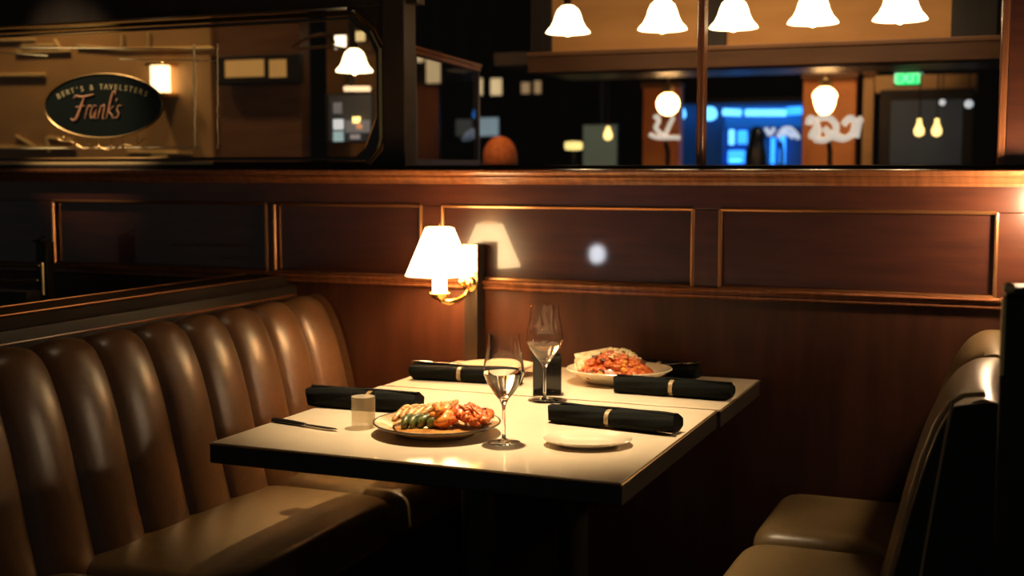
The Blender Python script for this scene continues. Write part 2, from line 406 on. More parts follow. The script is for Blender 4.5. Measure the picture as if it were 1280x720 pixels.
def cushion(name, parent, x0, x1, y0, y1, z0, z1, mt, crown=.018, e=3.2, n=34):
    # superellipse pillow with crowned top
    m = MB(); cx, cy = (x0+x1)/2, (y0+y1)/2; hx, hy = (x1-x0)/2, (y1-y0)/2; h = z1-z0
    rings = []
    rr = .045
    levels = [(0,0)]+[(rr*(1-math.cos(a)), h*.5-(h*.5-rr)-rr*0+rr*0+0) for a in ()]
    prof = [(-.0,.0,0)]
    L = []
    for k in range(7): a = PI/2*k/6; L.append((-rr*.5*(1-math.sin(a)), rr*.5*(1-math.cos(a))))
    for k in range(7): a = PI/2*k/6; L.append((-rr*(1-math.cos(a)), h-crown-rr+rr*math.sin(a)))
    vs = []; seg = 96
    def outline(q, off):
        c, s = math.cos(q), math.sin(q); p = 2/9
        X = (hx+off)*math.copysign(abs(c)**p, c); Y = (hy+off)*math.copysign(abs(s)**p, s); return X, Y
    for off, z in L:
        for k in range(seg):
            X, Y = outline(2*PI*k/seg, off); vs.append((cx+X, cy+Y, z0+z))
    nl = len(L)
    K = 8
    for j in range(1, K+1):
        f = 1-j/K
        for k in range(seg):
            X, Y = outline(2*PI*k/seg, -rr); X *= f; Y *= f
            u, v = X/(hx-rr), Y/(hy-rr)
            vs.append((cx+X, cy+Y, z1-crown+crown*(1-abs(u)**3)*(1-abs(v)**3)))
    tot = nl+K
    fs = [(i*seg+k, i*seg+(k+1) % seg, (i+1)*seg+(k+1) % seg, (i+1)*seg+k) for i in range(tot-1) for k in range(seg)]
    fs.append(tuple(reversed(range(seg)))); m.add(vs, fs)
    return m.build(name, mt, parent, angle=60)
seams = sorted(3.37-.171*k for k in range(0, 14))
lb = thing('booth_bench', 'long brown leather booth bench with channelled back, left of the table', 'bench')
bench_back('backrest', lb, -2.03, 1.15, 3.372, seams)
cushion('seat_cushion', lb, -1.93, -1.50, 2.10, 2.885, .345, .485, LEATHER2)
cushion('seat_cushion', lb, -1.93, -1.50, 2.905, 3.370, .345, .485, LEATHER2)
cushion('seat_cushion', lb, -1.93, -1.50, 1.20, 2.085, .345, .485, LEATHER2)
MB().box(-2.10, -1.545, 1.17, 3.375, .06, .350).build('base', DARKW, lb, bevel=.006)
MB().box(-2.08, -1.60, 1.19, 3.37, 0, .06).build('plinth', DARKW, lb)
rb1 = thing('booth_bench', 'near brown leather booth bench at the right edge with dark end panel', 'bench', group=None)
rb2 = thing('booth_bench', 'far brown leather booth bench at the right, against the panelled wall', 'bench', group=None)
for rbx, y0, y1, sm in ((rb1, 2.35, 2.885, []), (rb2, 2.935, 3.372, [])):
    bench_back('backrest', rbx, -.108, y0, y1, sm, -1, LEATHER2, .030)
    cushion('seat_cushion', rbx, -.60, -.20, y0, y1, .345, .475, LEATHER2)
    MB().box(-.555, -.03, y0+.01, y1-.01, .06, .350).build('base', DARKW, rbx, bevel=.006)
    MB().box(-.50, -.04, y0+.02, y1-.02, 0, .06).build('plinth', DARKW, rbx)
# dark end panel of the near right bench, with piping on its edge
ep = [(-.128,.905),(-.152,.86),(-.172,.80),(-.192,.72),(-.212,.63),(-.232,.54),(-.258,.46),(-.27,.36),(-.03,.36),(-.03,.90),(-.06,.918)]
MB().prism([(x+.012, z-.006) for x, z in ep], 'y', 2.338, 2.352).build('end_panel', DARKW, rb1, bevel=.004)
m = MB(); m.tube([(x+.006, 2.340, z) for x, z in [(-.07,.924),(-.105,.92)]+ep[:8]], .005, 8); m.build('piping', PIPE, rb1)
m = MB(); m.tube([(-.118,2.334,.905),(-.128,2.334,.84),(-.142,2.334,.74),(-.158,2.334,.62),(-.172,2.334,.50),(-.18,2.334,.38)], .003, 8); m.build('seam_piping', PIPE, rb1)

# divider behind the left bench
dv = struct(MB().box(-2.285, -2.125, 1.0, YW-.001, 0, .955).build('wall_divider', DARKW, bevel=.003))
MB().prism([(-2.31,.957),(-2.31,.975),(-2.30,.983),(-2.170,.983),(-2.158,.975),(-2.152,.962),(-2.140,.955),(-2.130,.945),(-2.125,.93),(-2.2,.93)], 'y', .98, YW-.002).build('cap', DARKW, dv, angle=50)
MB().tube([(-2.165,1.0,.984),(-2.165,3.37,.984)], .003, 8).build('cap_glint', GILT, dv)  # gilt lines stand in for highlights along the cap edges
MB().tube([(-2.305,1.0,.984),(-2.305,3.37,.984)], .003, 8).build('cap_glint', GILT, dv)
MB().tube([(-2.121,1.0,.925),(-2.121,3.37,.925)], .004, 8).build('bead', TRIMW, dv)

# post at the near end of the right partition
post = thing('end_post', 'dark wooden post with brass finial at the right edge of frame', 'post', (.015, 2.26, 0))
MB().box(-.055, .055, -.05, .05, 0, 1.11).box(-.05, .05, -.045, .045, 1.11, 1.125).build('shaft', DARKW, post, bevel=.004)
MB().tube([(-.052,-.052,.98),(-.052,-.052,1.108)], .004, 8).build('brass_edge', BRASS_SHEEN, post)
MB().blob((-.046,-.046,1.124), .010, 14, 10, 0).build('finial', BRASS_SHEEN, post)
MB().box(-.02,.055,-.058,-.05,1.083,1.10).box(-.004,.055,-.058,-.05,1.05,1.06).build('brass_plate', BRASS_SHEEN, post, bevel=.002)

# brass rail end and short post seen beyond the divider
br = thing('brass_rail', 'short brass rail with end post beyond the divider at far left', 'rail', (-2.75, 2.9, 0))
MB().box(-.62,.02,-.03,.03,.0,.955).build('stand', DARKW, br, bevel=.003)
a0 = at(-60,330.5,2.87)-br.location; a1 = at(49,332,2.87)-br.location; a2 = at(53,328,2.87)-br.location; a3 = at(54,354,2.87)-br.location; a4 = at(47,350,2.87)-br.location; a5 = at(18,352,2.87)-br.location; a6 = at(2,350,2.87)-br.location
MB().tube([a0, a1], .005, 8).build('top_tube', BRASSD, br)
MB().tube([a2, (a3.x, a3.y, .95)], .004, 8).build('end_tube', BRASSD, br)
MB().tube([a4, a5, a6], .004, 8).build('lower_tube', BRASSD, br)
p0 = at(56, 300, 3.2)
sp = thing('short_post', 'dark short post topped with a small brass clip, far left', 'post', (p0.x, 3.2, 0))
MB().box(-.022,.022,-.02,.02,0,p0.z-.004).build('shaft', DARKW, sp, bevel=.003)
MB().tube([(-.03,-.02,p0.z-.002),(-.005,-.02,p0.z+.001),(.0,-.02,p0.z+.008),(.022,-.02,p0.z+.012)], [.004,.005,.004,.003], 8).build('brass_clip', BRASS, sp)

# ------------------------------------------------------------------ tables
def table(label, x0, x1, y0, y1):
    t = thing('dining_table', label, 'table', ((x0+x1)/2, (y0+y1)/2, 0), group='pair of booth tables')
    hx, hy = (x1-x0)/2, (y1-y0)/2
    MB().box(-hx, hx, -hy, hy, .706, .7475).build('tabletop', DARKW, t, bevel=.003)
    MB().box(-hx+.003, hx-.003, -hy+.003, hy-.003, .7470, .750).build('cream_surface', TOPW, t, bevel=.001)
    m = MB()
    for a, b in (((-hx,-hy),(hx,-hy)), ((hx,-hy),(hx,hy)), ((-hx,-hy),(-hx,hy))):
        m.tube([(a[0], a[1], .7465), (b[0], b[1], .7465)], .0016, 6)
    m.build('edge_trim', BRASSD, t)
    MB().lathe([(.04,.0),(.04,.70)], 24).build('pedestal', DARKW, t)
    MB().box(-.05, .05, -hy*.7, hy*.7, .0, .03).box(-hx*.5, hx*.5, -.05, .05, .0, .03).build('foot', DARKW, t, bevel=.006)
    MB().box(-.10, .10, -.10, .10, .695, .707).build('mounting_plate', DARKW, t)
    return t
table('front cream-topped table with dark edge, nearest the viewer', -1.570, -.671, 2.151, 2.900)
table('rear cream-topped table pushed against the wall, behind the front one', -1.566, -.664, 2.907, 3.372)
TZ = .7502

# ------------------------------------------------------------------ wall post and sconce
pil = thing('wall_post', 'dark upright post on the wall carrying the lit table-side sconce', 'post', (-1.502, 3.358, 0))
MB().box(-.021, .021, -.030, .027, 0, 1.098).build('shaft', DARKW, pil, bevel=.002)
MB().box(-.024, .0235, -.0335, -.030, .985, 1.10).build('brass_face', BRASS, pil, bevel=.001)
def sconce(label, x, y, group):
    t = thing('wall_sconce', label, 'lamp', (x, y, 0), group=group)
    sh = MB()
    n = 48; prof = [(.098,1.015),(.040,1.152)]
    vs = []
    for r, z in prof + [(.0385,1.152),(.0965,1.015)]:
        for k in range(n): q = 2*PI*k/n; vs.append((r*math.cos(q), r*math.sin(q), z))
    fs = [(i*n+k, i*n+(k+1) % n, ((i+1) % 4)*n+(k+1) % n, ((i+1) % 4)*n+k) for i in range(4) for k in range(n)]
    sh.add(vs, fs)
    s_ = sh.build('lamp_shade', SHADE, t, smooth=True)
    for r, z in ((.0985,1.015),(.0405,1.152)):
        m = MB()
        for k in range(n):
            a, b = 2*PI*k/n, 2*PI*(k+1)/n; m.tube([(r*math.cos(a), r*math.sin(a), z), (r*math.cos(b), r*math.sin(b), z)], .0018, 5)
        m.build('shade_trim', PIPE, s_)
    MB().lathe([(.0,.965),(.021,.965),(.021,1.02),(.0,1.02)], 20).build('candle_sleeve', SLEEVE, t)
    MB().lathe([(.004,.943),(.012,.946),(.026,.956),(.031,.966),(.029,.968),(.014,.962),(.0,.964)], 28).build('drip_cup', BRASS, t)
    dy = 3.328-y; dx = -1.502-(-1.548)
    P = [(0,0,.950),(.004,.0,.944),(.018,.02,.938),(.03,.05,.940),(.038,.085,.950),(dx,dy*.93,.968),(dx,dy,.975)]
    MB().tube(P, [.006,.007,.009,.009,.007,.006,.005], 12).build('arm', BRASS, t)
    MB().lathe([(0,0),(.020,0),(.024,.003),(.020,.008),(.012,.012),(.010,.020),(0,.022)], 24).build('back_plate', BRASS, t).matrix_basis = Matrix.Translation((dx, dy-.002, .985)) @ Matrix.Rotation(PI/2, 4, 'X')
    MB().blob((dx-.012, dy-.03, .992), .011, 14, 10, 0).tube([(dx-.012,dy-.03,.992),(dx,dy,.985)], .005, 8).build('switch_knob', BRASS, t)
    m = MB()
    for k in range(3):
        a = 2*PI*k/3; m.tube([(0,0,1.142),(.04*math.cos(a), .04*math.sin(a), 1.150)], .0012, 6)
    m.tube([(0,0,1.09),(0,0,1.165)], .0015, 6)
    m.build('shade_spider', BRASS, t)
    return t
KEY = (1, .66, .36)
s1 = sconce('lit brass wall sconce with cream cone shade above the table', -1.550, 3.222, None)
light('sconce_bulb', 'POINT', (-1.550, 3.222, 1.072), 7, KEY, .02)

# small globe lamp on the same wall, just past the right edge of the frame
wl = thing('wall_globe', 'small bright globe lamp on the wall past the right frame edge', 'lamp', (.032, 3.225, 1.232))
MB().lathe([(.030*math.cos(a), .034*math.sin(a)) for a in [(-PI/2+PI*k/14) for k in range(15)]], 24).build('globe', emit('bright frosted globe', (1,.72,.42), 420), wl)
MB().tube([(0,.0,-.034),(0,.0,-.055),(.01,.05,-.075),(.01,.145,-.075),(.01,.155,-.075)], .006, 10).build('arm', BRASS, wl)
MB().box(-.015,.035,.148,.160,-.105,-.045).build('back_plate', BRASS, wl, bevel=.003)

# ------------------------------------------------------------------ tableware
def wine_glass(label, x, y, s, wide, fill, prof_scale=1.0, h=.225):
    t = thing('wine_glass', label, 'glass', (x, y, TZ), group=None)
    w = wide
    # outer half profile: foot, stem, bowl, rim; then inner wall
    bb = h*.40
    outer = [(0,0),(.033,0),(.034,.0015),(.028,.003),(.012,.005),(.005,.010),(.0034,.022),(.0032,bb-.025),(.0045,bb-.012),(.010,bb),(.021,bb+.013),(.034*w,bb+.034),(.0425*w,bb+.055),(.0425*w,bb+.066),(.040*w,bb+.085),(.035*w,h-.03),(.0325*w,h-.004),(.0322*w,h)]
    inner = [(.0315*w,h),(.0318*w,h-.004),(.0342*w,h-.03),(.0391*w,bb+.085),(.0416*w,bb+.066),(.0416*w,bb+.055),(.033*w,bb+.035),(.020,bb+.015),(.009,bb+.004),(0,bb+.002)]
    MB().lathe(outer+inner, 56).build('glass_body', GLASS, t, angle=80)
    zf = fill
    # wine volume slightly overlapping the inner wall
    body = [(0,bb+.0018)]+[(r*1.004+.0002, z) for r, z in reversed(inner[:-1]) if z < zf-.002]
    rr = None
    pr_ = list(reversed(inner))
    for (r0, z0), (r1, z1) in zip(pr_, pr_[1:]):
        if z0 <= zf <= z1: rr = r0+(r1-r0)*(zf-z0)/(z1-z0+1e-9)
    body += [(rr*1.004, zf), (0, zf)]
    MB().lathe(body, 56).build('white_wine', WATER, t, angle=80)
    return t
wine_glass('wide stemmed wine glass half full beside the near plate', -1.000, 2.382, 1, 1.0, .148, h=.228)
wine_glass('taller slim stemmed wine glass in front of the black holder', -1.090, 2.855, 1, 1.06, .142, h=.238)

tb = thing('water_tumbler', 'small clear straight-sided tumbler at the left of the near plate', 'glass', (-1.345, 2.405, TZ))
MB().lathe([(0,0),(.0255,0),(.0268,.002),(.0272,.080),(.0268,.081),(.0262,.080),(.0256,.006),(.0,.005)], 48).build('glass_body', pane_mat('thin tumbler glass', (.95,.92,.86), .02), tb, angle=60)
FROST, ft, fb = mat('cloudy water')
fb.inputs['Base Color'].default_value = (.85,.78,.65,1); fb.inputs['Roughness'].default_value = .4; fb.inputs['Alpha'].default_value = .34
MB().lathe([(0,.0055),(.0254,.0065),(.0258,.070),(.0,.0705)], 40).build('cloudy_water', FROST, tb, angle=60)
bk = thing('black_holder', 'small black square glass holder behind the slim wine glass', 'holder', (-1.118, 2.945, TZ), math.radians(22)); bk.scale = (1.12, 1.12, 1)
MB().prism([(-.027,-.021),(.027,-.021),(.030,-.018),(.030,.018),(.027,.021),(-.027,.021),(-.030,.018),(-.030,-.018)], 'z', 0, .004).build('base', BLACKGL, bk)
sq = lambda a, b: [(-a,-b),(a,-b),(a,b),(-a,b)]
m = MB(); o1 = sq(.032,.023); o2 = sq(.029,.020)
vs = [(x,y,z) for z, o in ((0,o1),(.102,o1),(.102,o2),(.004,o2)) for x, y in o]
m.add(vs, [(i*4+k, i*4+(k+1) % 4, (i+1)*4+(k+1) % 4, (i+1)*4+k) for i in range(3) for k in range(4)]+[(3,2,1,0),(12,13,14,15)])
m.build('cup', BLACKGL, bk, bevel=.002)

def plate(name, label, x, y, r, rim, depth, mt, rz, sy=1, rimm=None, cat='plate'):
    t = thing(name, label, cat, (x, y, TZ), rz)
    prof = [(0,.001),(r*.55,.001),(r*.56,0),(r*.60,0),(r*.61,.004),(r*.80,depth*.55),(r*.985,depth-.001),(r,depth+.001),(r*.985,depth+.003),(r*.80,depth*.55+.005),(r*.64,.009),(r*.58,.006),(0,.0055)]
    MB().lathe(prof, 72, sy=sy).build('dish', mt, t, angle=60)
    if rimm:
        m = MB(); n = 72
        for k in range(n):
            a, b = 2*PI*k/n, 2*PI*(k+1)/n; m.tube([(r*math.cos(a), r*sy*math.sin(a), depth+.002), (r*math.cos(b), r*sy*math.sin(b), depth+.002)], .0022, 6)
        m.build('dark_rim', rimm, t)
    return t
RZ = YAW      # local x of the dishes runs across the picture
p1x, p1y = -1.170, 2.415
pl1 = plate('dinner_plate', 'round dark-rimmed plate of strips, peppers and stew, nearest the viewer', p1x, p1y, .136, 0, .024, CERAMICB, RZ, 1, DARKRIM)
p2x, p2y = -1.005, 3.190
pl2 = plate('pasta_bowl', 'white oval bowl of red ragu and flatbread near the wall', p2x, p2y, .142, 0, .036, CERAMIC, RZ, .86, cat='bowl')
plate('side_plate', 'small empty white side plate at the right front of the table', -.832, 2.430, .092, 0, .013, CERAMIC, RZ, .82)
plate('side_plate', 'white side plate half hidden behind the rear left napkin', -1.355, 3.175, .105, 0, .028, CERAMIC, RZ, .8)

# food of the near plate -------------------------------------------------
def local(px, py, a, b, z): return Vector((px + a*cs - b*sn, py + a*sn + b*cs, TZ+z))
STRIP = mottled('seared golden strip', (.22,.08,.02), (.80,.46,.15), 120, .45, 1, .2)
GREEN = mottled('grilled green pepper', (.030,.045,.010), (.15,.16,.035), 110, .4, .8, .3)
ORANGE = mottled('orange carrot chunk', (.62,.17,.02), (.92,.36,.06), 110, .38, .8, .3)
RED = mottled('red stew chunk', (.40,.045,.010), (.80,.21,.035), 120, .38, .9, .3)
SAUCE = mottled('amber brown sauce', (.38,.16,.035), (.62,.30,.08), 35, .25, .3, .4)
HERB = plain('dark chopped herb', (.03,.035,.012), .6, bump=.3)
BREAD = mottled('pale flatbread', (.62,.46,.22), (.85,.72,.44), 60, .6, .3)
CHEESE = mottled('grated pale cheese', (.80,.66,.30), (.92,.82,.52), 90, .5, .3)
ONION = mottled('dark brown morsel', (.06,.02,.01), (.14,.05,.02), 80, .4, .4)
m = MB().lathe([(0,0),(.083,0),(.092,.004),(.098,.0105),(.084,.0112),(0,.0125)], 60, sy=1, wob=lambda q, r, z: 1+(.035*math.sin(3*q+1)+.02*math.sin(7*q)) if r > .05 else 1)
tag(m.build('sauce_pool', SAUCE, loc=(p1x, p1y, TZ+.0063), rz=RZ), 'amber sauce pool covering the near plate', 'sauce')
def strip(name, mt, label, cat, c, L, w, h, yaw, tilt, group, seed):
    rg = random.Random(seed); m = MB(); n = 14
    def fn(i, j):
        t = i/(n-1)*2-1; e = (1-abs(t)**4)**.5 if abs(t) < 1 else 0
        e = max(e, .12); q = 2*PI*j/12
        return (t*L/2, w/2*e*math.copysign(abs(math.cos(q))**.7, math.cos(q))+.004*math.sin(t*2+seed), h/2*e*math.copysign(abs(math.sin(q))**.8, math.sin(q))+.003*math.cos(t*2))
    m.grid(n, 12, fn)
    o = m.build(name, mt, angle=60); o.location = c; o.rotation_euler = (rg.uniform(-.3,.3), tilt, yaw)
    return tag(o, label, cat, group)
for k in range(7):
    a = -.086+.0172*k; b = .012+.006*math.sin(k*2)
    strip('grilled_strip', STRIP, 'golden grilled strip leaning on the left half of the near plate', 'food', local(p1x, p1y, a+.008, b+.008, .040+.0022*k), .080-.003*(k % 3), .0160, .016, RZ+1.0+.05*math.sin(k*3), -.22, 'grilled strips on the near plate', k)
for k in range(4):
    strip('green_pepper_strip', GREEN, 'dark green pepper strip below the grilled strips on the near plate', 'food', local(p1x, p1y, -.060+.0195*k, -.026+.003*math.sin(k), .029+.001*k), .050, .0185, .026, RZ+.95, -.25, 'green pepper strips on the near plate', k+20)
def chunk(name, mt, label, c, r, group, seed, cat='food', sub=0, jit=.30):
    rg = random.Random(seed)
    M = Matrix.Rotation(rg.uniform(0, PI), 3, 'Z') @ Matrix.Rotation(rg.uniform(-.6,.6), 3, 'X')
    m = MB().blob((0,0,0), (r, r*rg.uniform(.7,1), r*rg.uniform(.6,.9)), 10, 7, jit, M, seed)
    return tag(m.build(name, mt, loc=c, angle=70), label, cat, group)
rg = random.Random(8)
for k in range(7):
    chunk('carrot_chunk', ORANGE, 'orange vegetable chunk in the middle of the near plate', local(p1x, p1y, .000+.038*rg.random(), -.040+.05*rg.random(), .026+.030*rg.random()), .015+.004*rg.random(), 'orange chunks on the near plate', 100+k)
for k in range(46):
    a = .078+.040*rg.uniform(-1,1); b = .0+.055*rg.uniform(-1,1); d = math.hypot((a-.07)/.055, b/.07)
    chunk('stew_chunk', RED, 'red stewed chunk on the right half of the near plate', local(p1x, p1y, a-.006, b, .020+.042*max(0,1-d*.7)*rg.uniform(.75,1)), .0105+.005*rg.random(), 'red stew chunks on the near plate', 200+k)
for k in range(7):
    strip('red_shred', ORANGE if k % 2 else RED, 'thin red or orange shred lying over the stew on the near plate', 'food', local(p1x, p1y, .040+.05*rg.random(), -.035+.02*rg.random(), .050+.010*rg.random()), .036, .0055, .005, RZ-1.1+rg.uniform(-.4,.4), .5, 'shreds on the near plate', 300+k)
m = MB()
for k in range(60):
    a = rg.uniform(-.03,.115); b = rg.uniform(.015,.085)
    if math.hypot(a, b) > .115: continue
    m.blob(local(0, 0, a, b, .026+.028*rg.random()*(1-b/.12)) - Vector((0,0,TZ)), (.005,.004,.003), 6, 4, .3, None, k)
o = m.build('chopped_herbs', HERB, loc=(p1x, p1y, TZ)); tag(o, 'dark chopped herbs scattered over the rear of the near plate', 'food'); o['kind'] = 'stuff'
for k in range(4):
    strip('leaf_garnish', GREEN, 'dark leafy garnish strip along the back of the near plate', 'food', local(p1x, p1y, .02+.022*k, .050-.006*k, .040-.004*k), .045, .016, .010, RZ-.25, .25, 'leaf garnish on the near plate', k+50)

# food of the rear bowl
for k in range(110):
    a = rg.uniform(-.105,.058); b = rg.uniform(-.066,.03)
    hgt = .056*max(0, 1-((a+.01)/.10)**2)*max(.25, 1-((b-.012)/.085)**2)
    chunk('ragu_chunk', RED if k % 4 else (ONION if k % 8 == 0 else ORANGE), 'small chunk of red ragu heaped in the white bowl', local(p2x, p2y, a, b, .018+hgt), .0090+.005*rg.random(), 'ragu chunks in the white bowl', 400+k)
for (a, b, z, yaw, L, W) in ((-.062,.038,.060,.25,.125,.085), (-.078,.050,.046,.1,.095,.06)):
    m = MB().prism([(-L/2,-W/2),(L/2,-W*.15),(L*.46,W*.22),(-L*.35,W/2)], 'z', -.002, .002)
    o = m.build('flatbread_piece', BREAD, bevel=.0015); o.location = local(p2x, p2y, a, b, z); o.rotation_euler = (.45, -.28, RZ+yaw)
    tag(o, 'pale flatbread wedge leaning on the left of the ragu', 'food', 'flatbread wedges in the white bowl')
m = MB()
for k in range(260):
    a = rg.gauss(.010,.028); b = rg.gauss(.018,.018); q = rg.random()*PI
    if not (-.055 < a < .058) or b > .055: continue
    hgt = .076*max(.3, 1-((a-.0)/.095)**2)
    p = local(0, 0, a, b, hgt+rg.uniform(-.004,.008)) - Vector((0,0,TZ)); d = Vector((math.cos(q), math.sin(q), rg.uniform(-.5,.5)))*.008
    m.tube([p-d, p+d*.2+Vector((0,0,.002)), p+d], .0017, 5)
o = m.build('grated_cheese', CHEESE, loc=(p2x, p2y, TZ)); tag(o, 'grated pale cheese heaped on top of the ragu', 'food'); o['kind'] = 'stuff'
m = MB().lathe([(0,0),(.088,.004),(.098,.0115),(.088,.026),(.06,.046),(.03,.056),(0,.060)], 48, sy=.72, wob=lambda q, r, z: 1+.03*math.sin(5*q) if r > .05 else 1)
tag(m.build('ragu_sauce', RED, loc=(p2x, p2y, TZ+.0065), rz=RZ), 'red sauce under the ragu chunks in the white bowl', 'sauce')

# napkin rolls
BAND = mottled('tan paper band', (.25,.16,.07), (.42,.30,.14), 120, .5, .1)
def napkin(label, x, y, L, w, h, rz, seed, taper=0, band=.0):
    t = thing('napkin_roll', label, 'napkin', (x, y, TZ), rz)
    n = 44; nv = 36; rg = random.Random(seed); ph = rg.random()*6
    def fn(i, j):
        u = i/(n-1); X = (u-.5)*L; q = 2*PI*j/nv
        endk = 1-.10*max(0, abs(u-.5)*2-.85)/.15
        k = endk*(1+taper*(u-.5)) * (1-.15*math.exp(-((X-band)/.012)**2))
        fold = 1+.050*math.sin(3*q+ph+u*3)+.030*math.sin(9*q+u*9+ph)+.030*math.sin(u*13+2*q+ph)+.05*math.exp(-((u-.08)/.09)**2)*math.sin(2*q+ph)
        cy, sz = math.cos(q), math.sin(q)
        Y = w/2*k*fold*math.copysign(abs(cy)**.8, cy); Z = h/2*k*fold*math.copysign(abs(sz)**.8, sz)
        xx = X + (.004*math.sin(2*q+ph) if i in (0, n-1) else 0)
        return (xx, Y, max(.0004, h/2+Z))
    vs = MB().grid(n, nv, fn)
    # overlapping loose flap edge running along the roll
    vs.build('cloth', NAPKIN, t, angle=60)
    m = MB()
    def fl(i, j):
        u = i/(n-1); X = (u-.5)*L*.985; s_ = [-.42,-.30,-.15,0,.10,.10,0,-.15,-.30,-.42][j]; off = [0,.001,.002,.0024,.001,-.001,-.001,-.001,-.001,-.001][j]
        wv = .003*math.sin(u*11+ph)
        q = PI/2 + s_*1.7
        return (X, (w/2*1.03+off)*math.cos(q)*1.0+wv, h/2+(h/2*1.035+off)*abs(math.sin(q)))
    m.grid(n, 10, fl); m.build('folded_edge', NAPKIN, t, angle=50)
    m = MB(); bw = .0050
    prof = []
    for j in range(36):
        q = 2*PI*j/36; prof.append((w/2*.93*math.copysign(abs(math.cos(q))**.8, math.cos(q)), h/2+h/2*.93*math.copysign(abs(math.sin(q))**.8, math.sin(q))))
    def bfn(i, j):
        s_ = 1 if i in (1, 2) else .9; X = [-bw,-bw,bw,bw][i]+band; p = prof[j]
        return (X, p[0]*s_, max(.0002, h/2+(p[1]-h/2)*s_))
    m.grid(4, 36, bfn, caps=False); m.build('paper_band', BAND, t, angle=50)
    return t
napkin('black napkin roll behind the tumbler at the left of the front table', -1.452, 2.600, .285, .060, .046, .04, 1, -.12, .02)
napkin('black napkin roll at the rear left, touching the small side plate', -1.385, 3.042, .31, .058, .042, .07, 2, 0, -.015)
napkin('black napkin roll at the rear right of the table beside the white bowl', -.818, 3.045, .300, .058, .042, -.02, 3, -.08, 0)
napkin('black napkin roll at the right front, behind the empty side plate', -.838, 2.618, .300, .062, .042, -.10, 4, .10, -.005)
napkin('black napkin roll mostly hidden behind the white bowl, next to the wall', -.935, 3.338, .22, .050, .040, -.04, 5, 0, 0)

def knife(label, p, q, up=.004, handle=None, lh=.45, w=.009):
    p, q = Vector(p), Vector(q); d = (q-p); L = d.length; t = thing('table_knife', label, 'knife', p)
    t.rotation_euler = (0, -math.asin(d.z/L), math.atan2(d.y, d.x))
    MB().tube([(0,0,0),(.01,0,0),(L*lh*.6,0,0),(L*lh,0,0)], [w*.45,w*.6,w*.55,w*.4], 12, .55).build('handle', handle or STEEL, t)
    MB().prism([(L*lh-.004,-w*.5),(L*.9,-w*.55),(L,0),(L*.93,w*.5),(L*lh-.004,w*.4)], 'z', -.0008, .0008).build('blade', STEEL, t, bevel=.0004)
    return t
def fork(label, p, q, w=.020):
    p, q = Vector(p), Vector(q); d = (q-p); L = d.length; t = thing('table_fork', label, 'fork', p)
    t.rotation_euler = (0, -math.asin(d.z/L), math.atan2(d.y, d.x))
    MB().tube([(0,0,0),(.01,0,0),(L*.45,0,0),(L*.7,0,.001)], [.005,.0065,.0045,.003], 10, .4).build('handle', STEEL, t)
    m = MB().prism([(L*.69,-.002),(L*.76,-w*.5),(L*.84,-w*.5),(L*.84,w*.5),(L*.76,w*.5),(L*.69,.002)], 'z', -.0007, .0013)
    for k in range(4): y = -w*.42+w*.28*k; m.tube([(L*.83,y,.0003),(L*.92,y,.0),(L,y,.003)], [.0016,.0014,.0007], 6)
    m.build('tines', STEEL, t)
    return t
BLKH = plain('black knife handle', (.010,.009,.008), .25, bump=.02)
knife('dark handled table knife lying flat at the left edge of the front table', (-1.565,2.385,TZ+.0045), (-1.375,2.345,TZ+.0045), handle=BLKH, lh=.5, w=.017)
knife('steel knife resting across the top of the rear left napkin roll', (-1.545,3.035,TZ+.0475), (-1.395,3.040,TZ+.0475), lh=.4, w=.008)
fork('fork poking out of the rear right napkin roll toward the table edge', (-.80,3.035,TZ+.022), (-.668,3.048,TZ+.006))
knife('knife handle poking out of the front right napkin roll', (-.69,2.575,TZ+.008), (-.80,2.598,TZ+.010), w=.011)
fork('fork lying behind the white bowl near the wall', (-.965,3.302,TZ+.030), (-.815,3.322,TZ+.046))

# ------------------------------------------------------------------ bell lamps over the counter behind the glass
def bell(label, x, y, z, s, group=None, m=BELL, pw=1.6, lit=True):
    t = thing('bell_pendant', label, 'lamp', (x, y, z), group=group)
    prof = [(.070,0),(.075,.002),(.071,.010),(.058,.024),(.049,.042),(.044,.060),(.036,.078),(.022,.090),(.012,.094)]
    pin = [(r-.002, z_+.001) for r, z_ in reversed(prof)]
    MB().lathe([(r*s, q*s) for r, q in prof+pin[1:]], 40).build('bell_shade', m, t, angle=70)
    MB().lathe([(0,-.010*s),(.008*s,-.008*s),(.026*s,.010*s),(.030*s,.035*s),(.018*s,.06*s),(0,.065*s)], 24).build('bulb', m, t)
    MB().lathe([(.0,.088*s),(.014*s,.088*s),(.015*s,.11*s),(.006*s,.125*s),(.004*s,2.9-z),(0,2.9-z)], 20).build('brass_stem', BRASS, t)
    if lit: light('pendant_bulb', 'POINT', (x, y, z-.016*s), pw*.4, (1,.62,.30), .005)
    return t
names = ['leftmost bell pendant, hanging alone before the gap in the row', 'second bell pendant from the left, just left of the slim mullion', 'middle bell pendant in the row, just right of the slim mullion', 'second bell pendant from the right in the lit row', 'rightmost bell pendant in the lit row over the back room']
for k, (u, v, w) in enumerate(((710,42,54),(828,38,58),(917,36,56),(1016,30,57),(1125,26,59))):
    p = at(u, v, 3.80)
    bell(names[k], p.x, 3.80, p.z, w/57.0, 'row of bell pendants')

